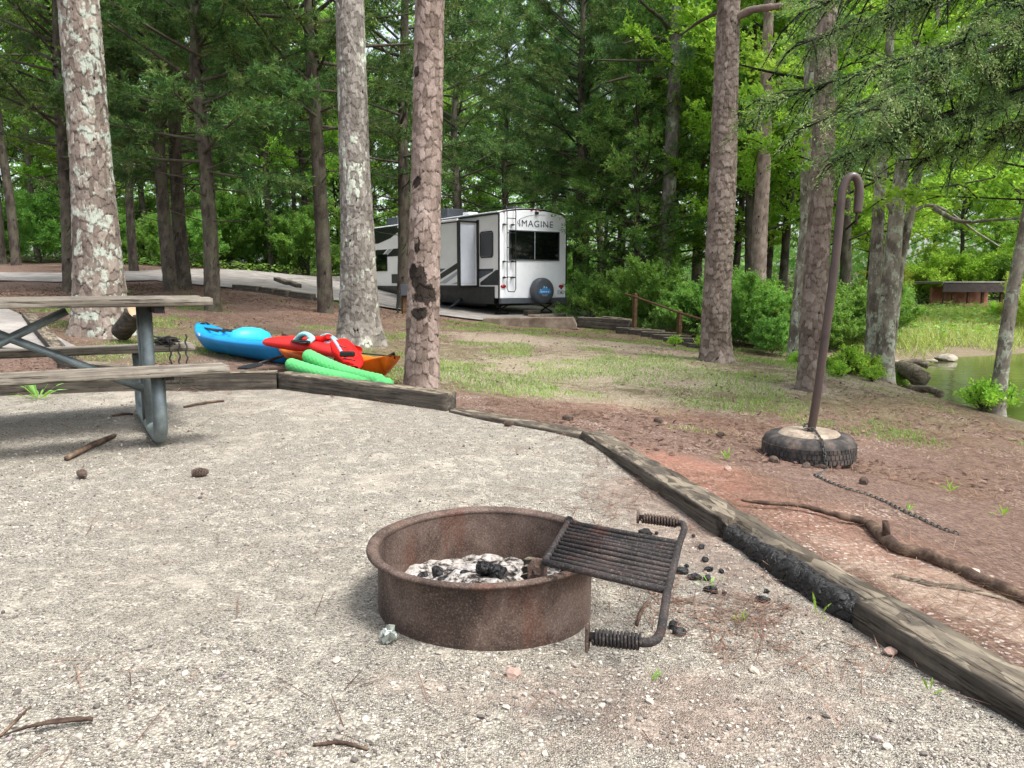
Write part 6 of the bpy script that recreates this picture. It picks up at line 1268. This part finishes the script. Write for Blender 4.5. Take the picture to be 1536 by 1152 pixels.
q1, r_ = straw(120000, (-11, 6), (6.5, 21), lambda x, y: clear(x, y) * np.clip(.9 - masks(x, y)[0] * .9, .12, 1) * np.clip((fbm(np.c_[x, y, x * 0] * .8, 24) - .3) * 3, 0.1, 1) * (masks(x, y)[4] < .3), 57, L=.16, W=.0022)
tag(obj('pine_straw', MB().quads(q1), M_STRAW, attrs={'rnd': np.repeat(r_.uniform(0, 1, len(q1)), 4)}), kind='stuff')
x, y, z, r_ = scatter(70000, (-12, 8), (4.5, 28), lambda x, y: clear(x, y) * np.clip((fbm(np.c_[x, y, x * 0] * .7, 26, 4) - .38) * 4, .04, 1) * np.clip(1 - masks(x, y)[1] * .8, .1, 1) * (masks(x, y)[4] < .3), 58)
n = len(x); a = r_.uniform(0, 6.3, n); m = MB().quads(leaves(np.c_[x, y, z + .008], unit(np.c_[np.cos(a), np.sin(a), r_.normal(0, .25, n)]), .05, .03, r_, .75))
tag(obj('leaf_litter', m, m_leaf('dead_leaves', ['#3a2a22', '#553f33', '#70564a', '#8d7462'], .1, .2), attrs={'rnd': np.repeat(r_.uniform(0, 1, n), 4)}), kind='stuff')
def pdens(x, y):
    side = blob(x, y, .72, 2.7, .3, 1.2, .2) * .8 + blob(x, y, .62, 2.4, .2, .3) * .7 + blob(x, y, -1.9, 6.25, .9, .25) * .5
    return inside(PAD, x, y) * np.clip(side * (fbm(np.c_[x, y, x * 0] * 4, 15) > .5) + .03 * (fbm(np.c_[x, y, x * 0] * 3.5, 16) > .56), 0, 1) * ((x - RX) ** 2 + (y - RY) ** 2 > (RR + .02) ** 2)
q2, r_ = straw(60000, (-4.5, 1.3), (1.2, 6.6), pdens, 55, padz, W=.0024)
tag(obj('fallen_needles', MB().quads(q2), M_STRAW, attrs={'rnd': np.repeat(r_.uniform(0, 1, len(q2)), 4)}), kind='stuff')
# loose stones on top of the gravel
r_ = np.random.default_rng(61); n = 26000; y = 1.2 + 4.6 * r_.uniform(0, 1, n) ** 1.6; x = r_.uniform(-.72, .72, n) * (y + .35); keep = inside(PAD, x, y) & ((x - RX) ** 2 + (y - RY) ** 2 > (RR + .01) ** 2) & (fbm(np.c_[x, y, x * 0] * 2.2, 17, 3) + .25 * r_.uniform(0, 1, n) > .56); x, y = x[keep], y[keep]; n = len(x)
bm = bmesh.new(); bmesh.ops.create_icosphere(bm, subdivisions=1, radius=1); IV = np.array([v.co[:] for v in bm.verts]); IF = np.array([[v.index for v in f.verts] for f in bm.faces]); bm.free()
sz = r_.uniform(.0022, .0052, n) * (1 + 1.0 * (r_.uniform(0, 1, n) > .95)); sc = sz[:, None] * r_.uniform(.6, 1.3, (n, 3)); sc[:, 2] *= .7
Vs = IV[None] * (1 + r_.normal(0, .16, (n, len(IV), 1))) * sc[:, None]; a = r_.uniform(0, 6.3, n); ca, sa = np.cos(a)[:, None], np.sin(a)[:, None]
Vs = np.stack([Vs[..., 0] * ca - Vs[..., 1] * sa, Vs[..., 0] * sa + Vs[..., 1] * ca, Vs[..., 2]], -1) + np.c_[x, y, padz(x, y) + sz * .35][:, None]
m = MB(); m.v.append(Vs.reshape(-1, 3)); m.f.append((IF[None] + (np.arange(n) * len(IV))[:, None, None]).reshape(-1, 3)); m.n = n * len(IV)
t = NT('loose_stone'); M_STONE = t.pbr(t.ramp(t.attr('rnd'), [(0, '#4c4744'), (.15, '#716b63'), (.4, '#938c81'), (.65, '#a9a296'), (.85, '#bcb6aa'), (.94, '#99887a'), (1, '#857b7e')]), .85, 0, None, .25)
tag(obj('loose_gravel', m, M_STONE, attrs={'rnd': np.repeat(r_.uniform(0, 1, n), len(IV))}), kind='stuff')
# weeds one can count
def rosette(u, v, n, L, lb, onpad=False, W=.022, mat=L_BUSH, name='weed', upw=.9):
    c = padp(u, v) if onpad else gp(u, v); r2 = np.random.default_rng(int(u)); a = np.arange(n) * 2.4; el = r2.uniform(.25, 1.2, n) * upw; D = np.c_[np.cos(a) * np.cos(el), np.sin(a) * np.cos(el), np.sin(el)]
    q = leaves(np.tile(c, (n, 1)) + D * .01, D, L, W, r2, .7); q2 = q.copy(); q[:, 2] = (q[:, 1] + q[:, 3]) / 2 + D * L * .15; q2[:, 0] = q[:, 2]; q2[:, 2] = q2[:, 2] - np.array([0, 0, L * .18]); q2[:, 1] = (q[:, 1] + q[:, 2]) / 2 + (q[:, 1] - q[:, 3]) * .3; q2[:, 3] = (q[:, 3] + q[:, 2]) / 2 - (q[:, 1] - q[:, 3]) * .3
    Q = np.concatenate([q, q2]); solo(name, MB().quads(Q), mat, lb, 'weed', base=c, attrs={'rnd': np.full(len(Q) * 4, .6)})
rosette(58, 600, 18, .22, 'long-leaved green weed at the foot of the dark timber behind the table', True)
rosette(28, 590, 8, .08, 'small clover-like sprout left of the long-leaved weed', True, .04, L_BUSH)
rosette(335, 580, 7, .07, 'tiny green sprout at the timber foot behind the bench end', True, .03, L_BUSH); rosette(410, 572, 10, .12, 'yellowish sprout in the corner of the timbers', True, .035, L_YELL)
rosette(1226, 932, 3, .075, 'upright green blade by the burnt timber end', True, .008, L_OAK, 'weed', 1.6); rosette(1112, 938, 6, .05, 'thin green sprout in the gravel right of the grate', True, .007, L_OAK, 'weed', 1.4)
rosette(1064, 880, 5, .05, 'thin green sprout among charcoal by the burnt timber', True, .007, L_OAK, 'weed', 1.4); rosette(1395, 1040, 4, .035, 'small sprout at the foot of the timber in the corner', True, .008, L_OAK, 'weed', 1.3); rosette(978, 1030, 4, .03, 'tiny sprout in the gravel in front of the grate', True, .006, L_OAK, 'weed', 1.2)
rosette(1425, 738, 12, .07, 'tuft of green on the straw right of the chain', False, .008, L_OAK, 'weed', 1.2); rosette(1505, 775, 10, .06, 'tuft of green on the straw at the right edge', False, .008, L_OAK, 'weed', 1.2); rosette(1090, 690, 12, .08, 'pale green tuft on the red clay left of the tyre', False, .012, L_GRASS, 'weed', 1.2); rosette(1362, 768, 8, .05, 'tiny tuft beside the trailing chain', False, .008, L_OAK, 'weed', 1.2)
# cut log beside the lichened pine
a_ = at(176, 497, 9.5); b_ = at(204, 466, 9.2); m = rough_tube(smooth_path([a_ + np.array([.05, 0, 0]), (a_ + b_) / 2 + np.array([.03, 0, -.02]), b_], 5), [.12, .115, .11], 16, 8, .12)
o = solo('cut_log', m, W_DARK, 'sawn log leaning at the foot of the lichened pine', 'log', smooth=True)
d_ = unit(b_ - (a_ + b_) / 2); N_ = unit(np.cross(d_, [0, 0, 1])); B_v = np.cross(N_, d_)
obj('cut_face', MB().add([b_ + d_ * .004 + .10 * (math.cos(q) * N_ + math.sin(q) * B_v) - np.array(o.location) for q in np.linspace(0, 2 * math.pi, 24, endpoint=False)], [tuple(range(24))]), plain('sawn_wood', '#a88f74', .9, 0, .1, .2, 12), o, world=False)
m = MB()
for k in range(3):
    P = smooth_path([padp(-10 + 30 * k, 1112 - 6 * k, .006), padp(60 + 10 * k, 1105 - 3 * k, .02), padp(128 + 6 * k, 1094 - 2 * k, .012)], 5); m.add(*(lambda q: (q.arrays(), q.f))(rough_tube(P, [.001, .003, .005], 6, k, .4)))
solo('needle_clump', m, M_BARKS, 'brown tangle of dead needles in the gravel, lower left corner', 'needles', smooth=True)
